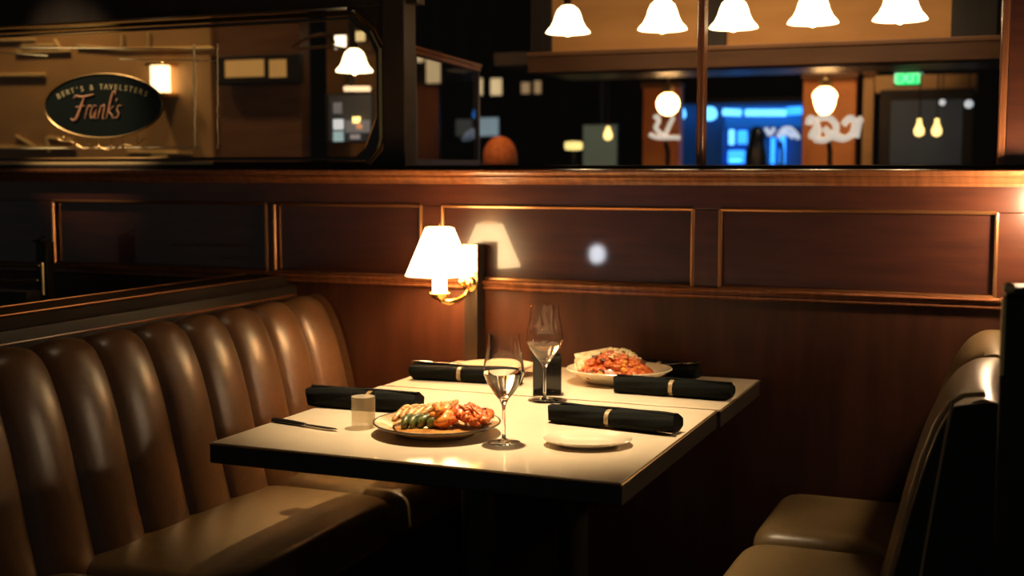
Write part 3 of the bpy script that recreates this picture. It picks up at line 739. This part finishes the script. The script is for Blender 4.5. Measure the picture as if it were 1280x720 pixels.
# header wall beyond the pendants
hd = struct(MB().box(-1.70, .9, 4.32, 4.45, 1.665, 2.9).build('wall_header', BROWNW))
MB().box(-1.70, .9, 4.27, 4.32, 1.660, 1.725).box(-1.70, .9, 4.255, 4.27, 1.715, 1.732).build('lower_beam', BROWNW, hd, bevel=.004)
MB().box(-1.70, -1.62, 4.30, 4.32, 1.732, 2.9).box(-1.075, -.985, 4.30, 4.32, 1.732, 2.9).box(-.26, -.12, 4.30, 4.32, 1.732, 2.9).build('stile', DARKW, hd, bevel=.004)
HP = mottled('honey stained panel', (.42,.20,.06), (.55,.28,.09), 3, .5, .05, 0, .3, .7, 5, .3, (1,1,4))
MB().box(-1.62, -1.075, 4.312, 4.32, 1.732, 2.9).box(-.985, -.26, 4.312, 4.32, 1.732, 2.9).build('inset_panel', HP, hd)

# ------------------------------------------------------------------ back room right: bar, globes, screens
def rect(m, u0, v0, u1, v1, Y, d=.02):
    a = at(u0, v1, Y); b = at(u1, v0, Y); return m.box(a.x, b.x, Y-d/2, Y+d/2, a.z, b.z)
BLUE = emit('blue lit tube', (.03,.30,1), 2.4); BLUEB = emit('pale blue light', (.12,.50,1), 2.6)
BLUEP = plain('blue painted panel', (.03,.13,.42), .5, bump=.1); BLUED = emit('dim blue glow panel', (.005,.07,.26), .16); BLUEM = emit('mid blue glow panel', (.005,.12,.42), .55)  # panel glow stands in for blue light from the tubes
GREYG = emit('dim grey green screen', (.10,.11,.07), .55)
YEL = emit('yellow lamp light', (1,.70,.22), 2.2); COOL = emit('cool white light', (.75,.80,.85), .65)
CREAML = emit('lit cream window', (1,.72,.36), .62)
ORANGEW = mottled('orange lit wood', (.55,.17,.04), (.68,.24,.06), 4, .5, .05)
BY = 8.0
def scrp(name, label, cat, u0, v0, u1, v1, Y, frame, face, grow=3, group=None, d=.04, mount=False):
    c = at((u0+u1)/2, v1, Y)
    t = thing(name, label, cat, c, group=group)
    m = MB(); rect(m, u0-grow, v0-grow, u1+grow, v1+grow, Y+.02, d); a = m.build('housing', frame, t, loc=-c, bevel=.004)
    m = MB(); rect(m, u0, v0, u1, v1, Y-d/2+.018, .006); m.build('face', face, t, loc=-c)
    if mount:
        q = at((u0+u1)/2, v0-grow, Y); MB().tube([(0,.02,q.z-c.z-.01),(0,.02,2.9-c.z)], .012, 8).build('mount', DARKW, t)
    return t
# bar unit
bc = at(950, 205, BY); bar = thing('back_bar', 'blue lit back bar shelving seen through the right-hand glass', 'bar', (bc.x, BY, 0))
off = -Vector((bc.x, BY, 0))
m = MB(); rect(m, 845, 128, 1006, 232, BY+.12, .04); m.build('back_panel', BLUED, bar, loc=off)
a = at(845, 232, BY); b = at(1006, 128, BY)
MB().box(a.x, b.x, BY-.05, BY+.14, 0, a.z).build('cabinet', DARKW, bar, loc=off, bevel=.004)
MB().box(a.x, b.x, BY-.06, BY+.14, b.z, b.z+.03).build('canopy', DARKW, bar, loc=off, bevel=.004)
m = MB(); m.tube([at(932,141,BY), at(982,141,BY)], .022, 10); m.build('light_tube', BLUEB, bar, loc=off)
m = MB(); m.tube([at(904,140,BY), at(926,141,BY)], .022, 10); m.build('light_tube', BLUEB, bar, loc=off)
m = MB(); m.tube([at(984,139,BY), at(1002,138,BY)], .026, 10); m.build('light_tube', BLUE, bar, loc=off)
m = MB(); rect(m, 906,132,1002,160,BY+.09,.02); m.build('upper_panel', BLUEM, bar, loc=off)  # brighter piece painting tube light on the upper part
m = MB(); rect(m, 906,150,1000,157,BY+.05,.02); m.build('shelf', BLUEM, bar, loc=off)
m = MB(); rect(m, 903,150,906,205,BY+.05,.1); m.build('divider', BLUED, bar, loc=off)
for (u0,v0,u1,v1,mt) in ((911,162,918,181,BLUEB),(922,163,934,180,BLUE),(910,188,931,204,BLUE),(912,198,928,203,BLUEB),(974,166,982,205,BLUE),(963,172,969,205,BLUE)):
    m = MB(); rect(m, u0,v0,u1,v1,BY+.05,.02); m.build('lit_bottle_niche', mt, bar, loc=off, bevel=.006)
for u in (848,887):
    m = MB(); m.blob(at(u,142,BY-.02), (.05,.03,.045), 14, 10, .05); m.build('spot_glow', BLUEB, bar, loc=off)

# dark bottle silhouettes on the bar
SIL = plain('dark bottle glass', (.01,.012,.015), .2, bump=.02)
c = at(945, 232, BY-.02)
tag(MB().lathe([(0,0),(.075,0),(.075,.18),(.060,.26),(.052,.34),(.03,.37),(0,.375)], 24).build('dark_urn', SIL, loc=(c.x, BY-.02, c.z)), 'dark tapered urn standing in front of the blue back bar', 'urn')
m = MB()
# white arched glow by the bar; reflections under the globes as glowing curls
WH = plain('white enamel', (.80,.74,.66), .4, bump=.05)
def curls(label, cu, cv, pts, Y, r, lightp, mt=WH):
    c = at(cu, cv, Y); t = thing('scroll_glow', label, 'ornament', c)
    for poly in pts:
        m = MB(); P = [at(u, v, Y)-c for u, v in poly]
        Q = []
        for i in range(len(P)-1):
            for k in range(4): Q.append(P[i].lerp(P[i+1], k/4))
        Q.append(P[-1])
        for _ in range(2): Q = [Q[0]]+[(Q[i-1]+Q[i]*2+Q[i+1])/4 for i in range(1, len(Q)-1)]+[Q[-1]]
        m.tube(Q, r, 8); m.build('curl', mt, t)
    m = MB(); m.tube([(0,0,0), (0,.05,-.05), (0,.05,-c.z)], .012, 8); m.build('stem', DARKW, t)
    return t
WHL = emit('white scroll glow', (1,.86,.70), .6)  # glow put into the curls, standing in for bright reflections
curls('white curled glow below the right amber globe', 1036, 178, [[(1010,156),(1012,146),(1020,152),(1024,168),(1012,172),(1020,160)],[(1022,148),(1036,146),(1046,156),(1044,168),(1030,176),(1018,174)],[(1044,168),(1056,174),(1066,168),(1070,152),(1062,146),(1054,156)],[(1030,160),(1042,172),(1056,174)],[(1070,172),(1074,150),(1078,148)]], 6.6, .016, 0, WHL)
curls('white curled glow below the left amber globe', 832, 178, [[(818,148),(822,144),(824,152),(818,160),(830,170)],[(812,168),(820,172),(834,172),(850,172)],[(842,146),(836,158),(832,168)]], 6.6, .012, 0, WHL)
curls('white arched glow in front of the blue back bar', 976, 178, [[(957,160),(962,170),(968,160)],[(972,172),(978,161),(988,160),(996,168),(998,174)],[(976,168),(984,166),(992,172)]], BY-.25, .013, 0, emit('pale blue scroll glow', (.6,.75,1), .6))
# amber globes
def globe(label, u, v, r, Y, tail):
    p = at(u, v, Y); t = thing('globe_pendant', label, 'lamp', p, group=None)
    pr_ = [(0,-1.35 if tail else -1)]+[(math.cos(a)*(1 if a > 0 or not tail else .85), math.sin(a)*(1.25 if a < 0 and tail else 1)) for a in [(-PI/2+PI*k/14) for k in range(1, 14)]]+[(0,1)]
    MB().lathe([(max(0, a)*r, b*r) for a, b in pr_], 28).build('amber_globe', GLOBE, t, angle=80)
    MB().lathe([(.0,r*.93),(.03,r*.95),(.035,r+.03),(.006,r+.05),(.006,2.9-p.z),(0,2.9-p.z)], 14).build('stem', BRASSD, t)
globe('amber globe pendant left of the slim mullion, over white curls', 835, 130, .062, 6.8, False)
globe('amber teardrop pendant right of the blue bar, over white curls', 1031, 124, .066, 6.8, True)
# panels behind the globes
def cabinet(label, u0, v0, u1, v1, Y, mt, dep=.1):
    a = at(u0, v1, Y); b = at(u1, v0, Y)
    t = thing('wall_panelling', label, 'panel', ((a.x+b.x)/2, Y, 0)); o_ = -t.location
    MB().box(a.x, b.x, Y-dep/2, Y+dep/2, 0, b.z).build('board', mt, t, loc=o_, bevel=.004)
    MB().box(a.x-.01, b.x+.01, Y-dep/2-.015, Y+dep/2, b.z, b.z+.03).build('cornice', BROWNW, t, loc=o_, bevel=.004)
    MB().box(a.x+.03, b.x-.03, Y-dep/2-.006, Y-dep/2, 1.0, b.z-.05).build('raised_field', mt, t, loc=o_, bevel=.003)
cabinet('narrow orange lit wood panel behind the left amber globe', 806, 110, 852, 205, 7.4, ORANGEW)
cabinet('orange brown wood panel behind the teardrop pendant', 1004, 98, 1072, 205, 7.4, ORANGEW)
cabinet('tan upright panel between the teardrop pendant and dark doorway', 1078, 94, 1094, 205, 7.4, TANW)
# dark doorway with grey glass and tan lintel
a = at(1094, 117, 7.3); b = at(1222, 92, 7.3)
struct(MB().box(a.x, b.x+.0, 7.28, 7.40, a.z, b.z).build('trim_8', TANW, bevel=.004))
door = scrp('door_leaf', '', '', 1112, 124, 1204, 206, 7.2, DARKW, emit('dim slate door glass', (.035,.040,.045), .25), 14)
for k_ in ('label','category'): del door[k_]
door.name = 'door_1'; struct(door)
for u, w_ in ((1149,'left'), (1171,'right')):  # reflections in the door glass, added as glowing pendants
    p = at(u, 160, 6.9); t = thing('small_pendant', 'yellow reflection built as a small pendant, %s of the two before the dark door' % w_, 'lamp', p, group='two yellow pendant reflections')
    MB().lathe([(0,-.045),(.022,-.035),(.026,-.01),(.016,.012),(.010,.03),(.012,.045),(0,.05)], 18).build('glass_shade', YEL, t)
    MB().lathe([(0,.048),(.004,.05),(.004,2.9-p.z),(0,2.9-p.z)], 8).build('cord', DARKW, t)
for u, v, r, w_ in ((1178,128,.016,'left and smaller'), (1211,130,.022,'right and larger')):
    p = at(u, v, 6.95); t = thing('glass_globe', 'tiny cool white globe lamp above the dark door, %s' % w_, 'lamp', p, group='cool white globe lamps')
    MB().blob((0,0,0), r, 14, 10, 0).build('globe', COOL, t)
    MB().lathe([(0,r*.95),(.003,r),(.003,2.9-p.z),(0,2.9-p.z)], 8).build('cord', DARKW, t)
# exit sign
EX = emit('green exit panel', (.02,.85,.22), .95)
c = at(1135, 108, 7.0); ex = thing('exit_sign', 'small glowing green EXIT sign above the dark doorway', 'sign', c)
m = MB(); rect(m, 1118, 89, 1152, 108, 7.0, .05); m.build('housing', plain('grey plastic', (.05,.06,.05), .5, bump=.02), ex, loc=-c, bevel=.003)
m = MB(); rect(m, 1120, 91, 1150, 106, 6.972, .006); m.build('green_face', EX, ex, loc=-c)
me = glyphs('EXIT', .072, 0, EX); me.transform(Matrix.Rotation(PI/2, 4, 'X')); me.materials.clear(); me.materials.append(emit('pale green letters', (.35,1,.55), 1.1))
o = bpy.data.objects.new('letters', me); C.objects.link(o); o.parent = ex; q = at(1135, 103.5, 6.966); o.location = q-c
MB().lathe([(.008,0),(.008,2.9-at(1135,89,7).z)], 8, (0,0,at(1135,89,7).z-c.z)).build('hanger', DARKW, ex)
# grey green screen with warm spots
scrp('wall_screen', 'dim grey-green wall screen left of the lit back bar', 'screen', 729, 156, 771, 215, 7.6, DARKW, GREYG, 2, mount=True)
p = at(760, 166, 7.2); t = thing('small_pendant', 'small yellow pendant lamp in front of the grey-green screen', 'lamp', p)
MB().lathe([(0,-.045),(.022,-.035),(.026,-.01),(.014,.02),(.010,.035),(0,.04)], 18).build('glass_shade', YEL, t)
MB().lathe([(0,.038),(.004,.04),(.004,2.9-p.z),(0,2.9-p.z)], 8).build('cord', DARKW, t)
p = at(717, 182, 7.2); t = thing('drum_lamp', 'small yellow oval lamp standing left of the grey-green screen', 'lamp', (p.x, 7.2, 0))
MB().lathe([(0,p.z-.028),(.05,p.z-.024),(.055,p.z),(.05,p.z+.022),(0,p.z+.026)], 20).build('drum_shade', emit('yellow drum glow', (1,.78,.25), 1.3), t)
MB().lathe([(.10,0),(.10,.02),(.012,.03),(.012,p.z-.026),(0,p.z-.026)], 16).build('stand', DARKW, t)
# recessed downlights in a dropped soffit
DL = emit('dim downlight', (.55,.36,.20), .35)
q = at(840, 88, 6.2)
sof = struct(MB().box(-2.4, 1.0, 5.6, 6.7, q.z, q.z+.06).build('ceiling_soffit', DARKW))
for k, u in enumerate((840, 938, 1010, 1085)):
    c = at(u, 93, 5.9); t = thing('downlight', ['dim oval downlight above the left amber globe', 'dim oval downlight above the left end of the blue bar', 'dim oval downlight above the right end of the blue bar', 'dim oval downlight left of the green exit sign'][k], 'lamp', (c.x, 5.9, q.z), group='dim soffit downlights')
    MB().lathe([(0,-.012),(.045,-.012),(.06,-.006),(.065,0),(0,0)], 24).build('lens', DL, t)

# left of the middle: far lit windows, cream pieces, screens
for k, (u0,v0,u1,v1) in enumerate(((594,98,603,119),(613,98,627,119),(652,103,662,117),(668,101,676,117))):
    scrp('lit_window', ['leftmost small cream lit window beyond the partition', 'second small cream lit window beyond the partition', 'third dimmer lit window beyond the partition', 'rightmost dimmer orange lit window beyond the partition'][k], 'window', u0, v0, u1, v1, 9.459, DARKW, CREAML if k < 2 else emit('dim lit window %d' % k, (1,.62,.30), .28), 2, 'small lit windows beyond')
scrp('television', 'small bluish television glowing above the orange capped person', 'television', 597, 147, 623, 170, 8.4, DARKW, emit('tv blue grey', (.20,.27,.30), .8), 2, mount=True)
scrp('television', 'dim grey television left of the bluish one', 'television', 570, 149, 590, 170, 8.4, DARKW, emit('tv dim grey', (.08,.08,.07), .4), 2, mount=True)
t = scrp('lit_window', 'tall cream glowing panel seen through the angled glass screen', 'window', 533, 66, 550, 104, 7.9, DARKW, emit('cream glow', (.9,.62,.30), .5), 2, mount=True)  # cream patch built as a hung glowing panel
scrp('lit_window', 'short cream glowing panel at the edge of the angled glass screen', 'window', 516, 64, 530, 78, 8.1, DARKW, emit('cream glow two', (.9,.62,.30), .6), 2, mount=True)  # second cream patch, built the same way

# person beyond the partition: only the crown of the head shows
hp = at(625, 170, 6.0)
SKIN = plain('skin', (.42,.20,.11), .5, bump=.1); CLOTH = plain('dark jumper', (.02,.02,.025), .9, bump=.3)
HAIR = mottled('orange knit cap', (.55,.13,.03), (.75,.24,.06), 60, .8, .6)
per = thing('person', 'person with orange cap seated with back turned beyond the partition', 'person', (hp.x, 6.0, 0), RZ)
zt = hp.z
def skin(name, vs, es, rad, mt, parent, sub=2):
    me = bpy.data.meshes.new(name); me.from_pydata(vs, es, []); me.materials.append(mt)
    o = bpy.data.objects.new(name, me); C.objects.link(o); o.parent = parent
    sk = o.modifiers.new('skin', 'SKIN'); sk.use_smooth_shade = True
    for i, r in enumerate(rad): me.skin_vertices[0].data[i].radius = (r, r) if not isinstance(r, tuple) else r
    me.skin_vertices[0].data[0].use_root = True
    s_ = o.modifiers.new('sub', 'SUBSURF'); s_.levels = sub; s_.render_levels = sub
    return o
hz = zt-.12      # head centre
vs = [(0,0,hz-.76),(0,.0,hz-.55),(0,.0,hz-.32),(0,.01,hz-.14),(0,.02,hz-.05),(0,.02,hz+.03),
      (-.17,0,hz-.24),(-.24,.05,hz-.48),(-.16,.26,hz-.56),(.17,0,hz-.24),(.24,.05,hz-.48),(.16,.26,hz-.56),
      (-.10,.05,hz-.80),(-.12,.45,hz-.80),(-.12,.46,.06),(-.12,.58,.04),(.10,.05,hz-.80),(.12,.45,hz-.80),(.12,.46,.06),(.12,.58,.04)]
es = [(0,1),(1,2),(2,3),(3,4),(4,5),(2,6),(6,7),(7,8),(2,9),(9,10),(10,11),(0,12),(12,13),(13,14),(14,15),(0,16),(16,17),(17,18),(18,19)]
rad = [.13,.13,.14,.055,.075,.07,.06,.045,.03,.06,.045,.03,.085,.06,.04,.035,.085,.06,.04,.035]
skin('body', vs, es, rad, SKIN, per)
vs2 = vs[:3]+[(0,.01,hz-.17)]+vs[6:12]
skin('jumper', vs2, [(0,1),(1,2),(2,3),(2,4),(4,5),(5,6),(2,7),(7,8),(8,9)], [.145,.145,.15,.075,.072,.056,.042,.072,.056,.042], CLOTH, per)
m = MB()
def cap_fn(i, j):
    t_ = i/9; a_ = t_*PI*.60; q_ = 2*PI*j/24; rr_ = 1+.015*math.sin(q_*12)
    return (.088*math.sin(a_)*math.cos(q_)*rr_, .020+.10*math.sin(a_)*math.sin(q_)*rr_, hz+.012+.108*math.cos(a_))
m.grid(10, 24, cap_fn); m.build('knit_cap', HAIR, per)
m = MB()
m.blob((0,.115,hz-.03), (.012,.02,.022), 10, 8, 0)
m.build('nose', SKIN, per)
m = MB().blob((-.078,.02,hz-.02), (.012,.02,.032), 10, 8, 0).blob((.078,.02,hz-.02), (.012,.02,.032), 10, 8, 0); m.build('ears', SKIN, per)
for sx_ in (-1, 1): MB().blob((sx_*.030,.098,hz), (.011,.008,.007), 10, 8, 0).build('eye', plain('eye', (.6,.6,.58), .2, bump=.01), per)
MB().blob((0,.100,hz-.065), (.024,.010,.006), 10, 6, 0).build('mouth', plain('lips', (.35,.10,.07), .5, bump=.05), per)
bs = thing('bar_stool', 'dark seat carrying the person with orange cap', 'stool', (hp.x, 6.0, 0), RZ)
sh_ = hz-.90
MB().box(-.22,.22,-.17,.22,sh_-.06,sh_+.02).build('seat', LEATHER, bs, bevel=.02)
MB().box(-.20,.20,-.15,.20,0,sh_-.06).build('base', DARKW, bs, bevel=.006)
light('warm_fill', 'SPOT', (hp.x+.1, 5.2, 2.6), 45, (1,.55,.25), .05, spot=40, rot=(math.radians(34), 0, 0))

# ------------------------------------------------------------------ back room left, seen through the bevelled glass
LY = 5.0
m = MB(); a = at(-80, 208, LY); b = at(262, 30, LY); c2 = at(372, 30, LY); d2 = at(482, 30, LY)
lw = struct(MB().box(-9, b.x, LY, LY+.1, 0, 2.9).build('wall_back_room', TANW))
struct(MB().box(b.x, c2.x, LY+.02, LY+.1, 0, 2.9).build('wall_back_room_falloff', BROWNW))  # browner wood paints the light falling off along the tan wall
struct(MB().box(c2.x, d2.x-.02, LY+.25, LY+.33, 0, 2.9).build('wall_alcove', HP))
# upright lit sconce glow at the left room
p = at(201, 116, LY-.06); t = thing('cylinder_sconce', 'lit cream cylinder sconce behind the glass, right of the oval sign', 'lamp', p)
MB().lathe([(0,0),(.045,0),(.045,.125),(0,.125)], 28).build('cylinder_shade', emit('lit cream cylinder', (1,.74,.38), 3.0), t)
MB().box(-.055,.055,-.045,.06,-.018,0).box(-.055,.055,-.045,.06,.125,.14).build('bracket', BRASS, t, bevel=.003)
can('added fill spotlight over the back room behind the left glass', -4.35, 4.55, 40, (1,.66,.30), 110, .05)  # unseen spot added to brighten the tan wall
can('added fill spotlight washing the wall behind the oval sign', -3.4, 4.5, 24, (1,.66,.30), 90, .05)  # second unseen spot, added to lift the wall behind the sign
# brass rails and frames on that wall
def rails(label, segs, Y, r, mt=BRASS_SHEEN):
    c = at(segs[0][0], segs[0][1], Y); t = thing('brass_fitting', label, 'rail', c)
    for (u0,v0,u1,v1) in segs:
        m = MB(); m.tube([at(u0,v0,Y)-c, at(u1,v1,Y)-c], r, 8); m.build('bar', mt, t)
    return t
rails('brass rack of short rails on the back wall at top left', [(-30,51,44,50),(20,66,28,58),(28,58,70,57),(68,50,76,62),(20,66,88,64)], LY-.0085, .008)
rails('long brass rail on the back wall above the oval sign', [(96,58,150,62),(150,62,266,60),(153,42,153,62),(186,40,186,60)], LY-.0075, .007)
rails('short brass rail on the back wall at the left edge', [(-40,95,57,94)], LY-.0105, .010)
rails('low brass rail behind the glass under the oval sign', [(-20,184,95,186),(20,170,44,184),(58,172,62,190),(60,172,90,176)], LY-.0085, .008)
rails('lower brass rail right of the sign', [(190,196,210,196),(160,190,240,192)], LY-.0085, .008)
# framed dark board with two lit panes
t = scrp('framed_board', 'dark framed board with two dull amber panes behind the left glass', 'board', 276, 70, 374, 104, LY-.041, DARKW, DARKW, 3)
AMB = emit('dull amber pane', (.75,.42,.12), .22)
for (u0,u1) in ((282,330),(337,358)):
    c = t.location; m = MB(); rect(m, u0, 74, u1, 97, LY-.046, .006); m.build('amber_pane', AMB, t, loc=-c)
# lamps and screen at the right end
p = at(443, 90, 4.6); bell('bell pendant behind the left glass, above the dark screen', p.x, 4.6, p.z, 1.02, None, BELL, 2.2)
t = scrp('monitor', 'dark monitor with pale blue readouts behind the left glass', 'screen', 412, 118, 464, 177, 4.9, DARKW, emit('monitor glow', (.05,.045,.04), .2), 2, mount=True)
c = t.location
for (u0,v0,u1,v1,mt) in ((417,149,429,162,COOL),(417,164,429,177,emit('blue readout', (.35,.50,.52), .6)),(417,128,427,142,emit('grey readout', (.14,.13,.13), .7)),(441,146,450,154,YEL),(446,155,453,161,emit('orange readout', (.9,.35,.12), .7)),(432,150,462,166,emit('haze readout', (.13,.12,.11), .8)),(438,168,450,174,emit('dim readout', (.25,.22,.22), .7))):
    m = MB(); rect(m, u0,v0,u1,v1,4.868,.006); m.build('readout', mt, t, loc=-c)
p = at(446, 111, 4.85); t = thing('rail_glow', 'horizontal brass rail above the dark monitor, its sheen built as glow', 'lamp', p)  # brass rail with its sheen put in as glow
m = MB(); m.tube([at(431,111,4.85)-p, at(462,111,4.85)-p], .012, 10); m.build('tube', emit('cream rail glow', (1,.72,.42), 1.1), t)
MB().tube([(0,.01,0),(0,.39,.0)], .006, 8).build('bracket', BRASSD, t)
scrp('wall_light', 'narrow vertical cream wall light left of the hanging bell', 'lamp', 375, 70, 383, 106, LY+.20, BRASSD, emit('cream strip', (1,.70,.34), .9), 1)
scrp('wall_light', 'bright slanted wall light at the top right of the left glass', 'lamp', 419, 44, 432, 61, LY+.18, BRASSD, emit('white strip', (1,.85,.6), 2.2), 1)
scrp('wall_light', 'dim yellow wall light beside the glass corner', 'lamp', 437, 39, 456, 52, LY+.18, BRASSD, emit('yellow strip', (.9,.62,.25), .8), 1)
c = at(366, 60, 4.7); t = thing('arched_rail', 'arched brass rail near the top of the left glass', 'rail', c)
m = MB(); m.tube([at(u, v, 4.7)-c for u, v in ((366,60),(376,52),(388,46),(402,43),(414,45),(418,54))], .008, 8)
m.tube([at(372,61,4.7)-c, at(416,58,4.7)-c], .006, 8); m.build('arch', BRASS, t)
m = MB(); q = at(416,58,4.7)-c; m.tube([q, q+Vector((0,.54,0))], .006, 8); m.build('bracket', BRASSD, t)

# ------------------------------------------------------------------ ceiling lights of the booth room (above the frame) and unseen fill spots
def aim(p, q):
    return (Vector(q)-Vector(p)).to_track_quat('-Z', 'Y').to_euler()
c_ = light('spot_bulb', 'SPOT', (-3.35, 2.35, 2.86), 150, (1,.74,.46), .02, spot=20, rot=aim((-3.35,2.35,2.86), (-3.0,3.42,1.54)))
c_.data.spot_blend = .8
t = thing('ceiling_spotlight', 'ceiling spotlight aimed at the oval sign', 'lamp', (-3.35, 2.35, 2.9), group='ceiling downlights')
MB().lathe([(.055,-.0),(.065,-.004),(.065,-.03),(.05,-.034),(.048,-.010),(.0,-.008)], 28).build('trim_ring', BRASSD, t)
q = at(745, 318, 2*YW+1.6); gl = thing('table_globe', 'cool white globe lamp standing behind the viewer', 'lamp', (q.x, -1.6, 0))
MB().lathe([(.14,0),(.14,.02),(.012,.04),(.012,q.z-.06),(0,q.z-.06)], 24).build('stand', DARKW, gl)
MB().lathe([(.055*math.cos(a), q.z+.065*math.sin(a)) for a in [(-PI/2+PI*k/16) for k in range(17)]], 24).build('globe', emit('cool lit globe', (.85,.9,1), 26), gl)

WARM = (1, .70, .40)
can('ceiling spotlight above the left bench', -1.55, 2.55, 13, WARM, 52, .08, (0, 0))
can('ceiling spotlight above the middle of the table', -1.12, 2.68, 500, (1,.74,.44), 36, .03)
can('added fill spotlight washing the left half of the far header', -1.3, 3.98, 40, WARM, 70, .05, (math.radians(14), 0))  # unseen fill, adds the brightness the bell lamps lack on the header
can('added fill spotlight washing the right half of the far header', -.6, 3.98, 55, WARM, 70, .05, (math.radians(14), 0))  # matching unseen fill for the other half
can('added fill spotlight before the dark doorway', -.9, 6.75, 50, WARM, 70, .05, (math.radians(20), math.radians(6)))  # invented source that brightens the tan lintel and panel
can('ceiling spotlight above the right benches', .85, 2.75, 12, WARM, 24, .04, (0, math.radians(26)))

# world
w = bpy.data.worlds.new('world'); bpy.context.scene.world = w; w.use_nodes = True
w.node_tree.nodes['Background'].inputs[0].default_value = (.050,.048,.042,1); w.node_tree.nodes['Background'].inputs[1].default_value = 1
vs_ = bpy.context.scene.view_settings
bpy.context.scene.display_settings.display_device = 'sRGB'
vs_.view_transform = 'Standard'; vs_.look = 'None'; vs_.gamma = 1; vs_.exposure = 0
vs_.use_curve_mapping = False
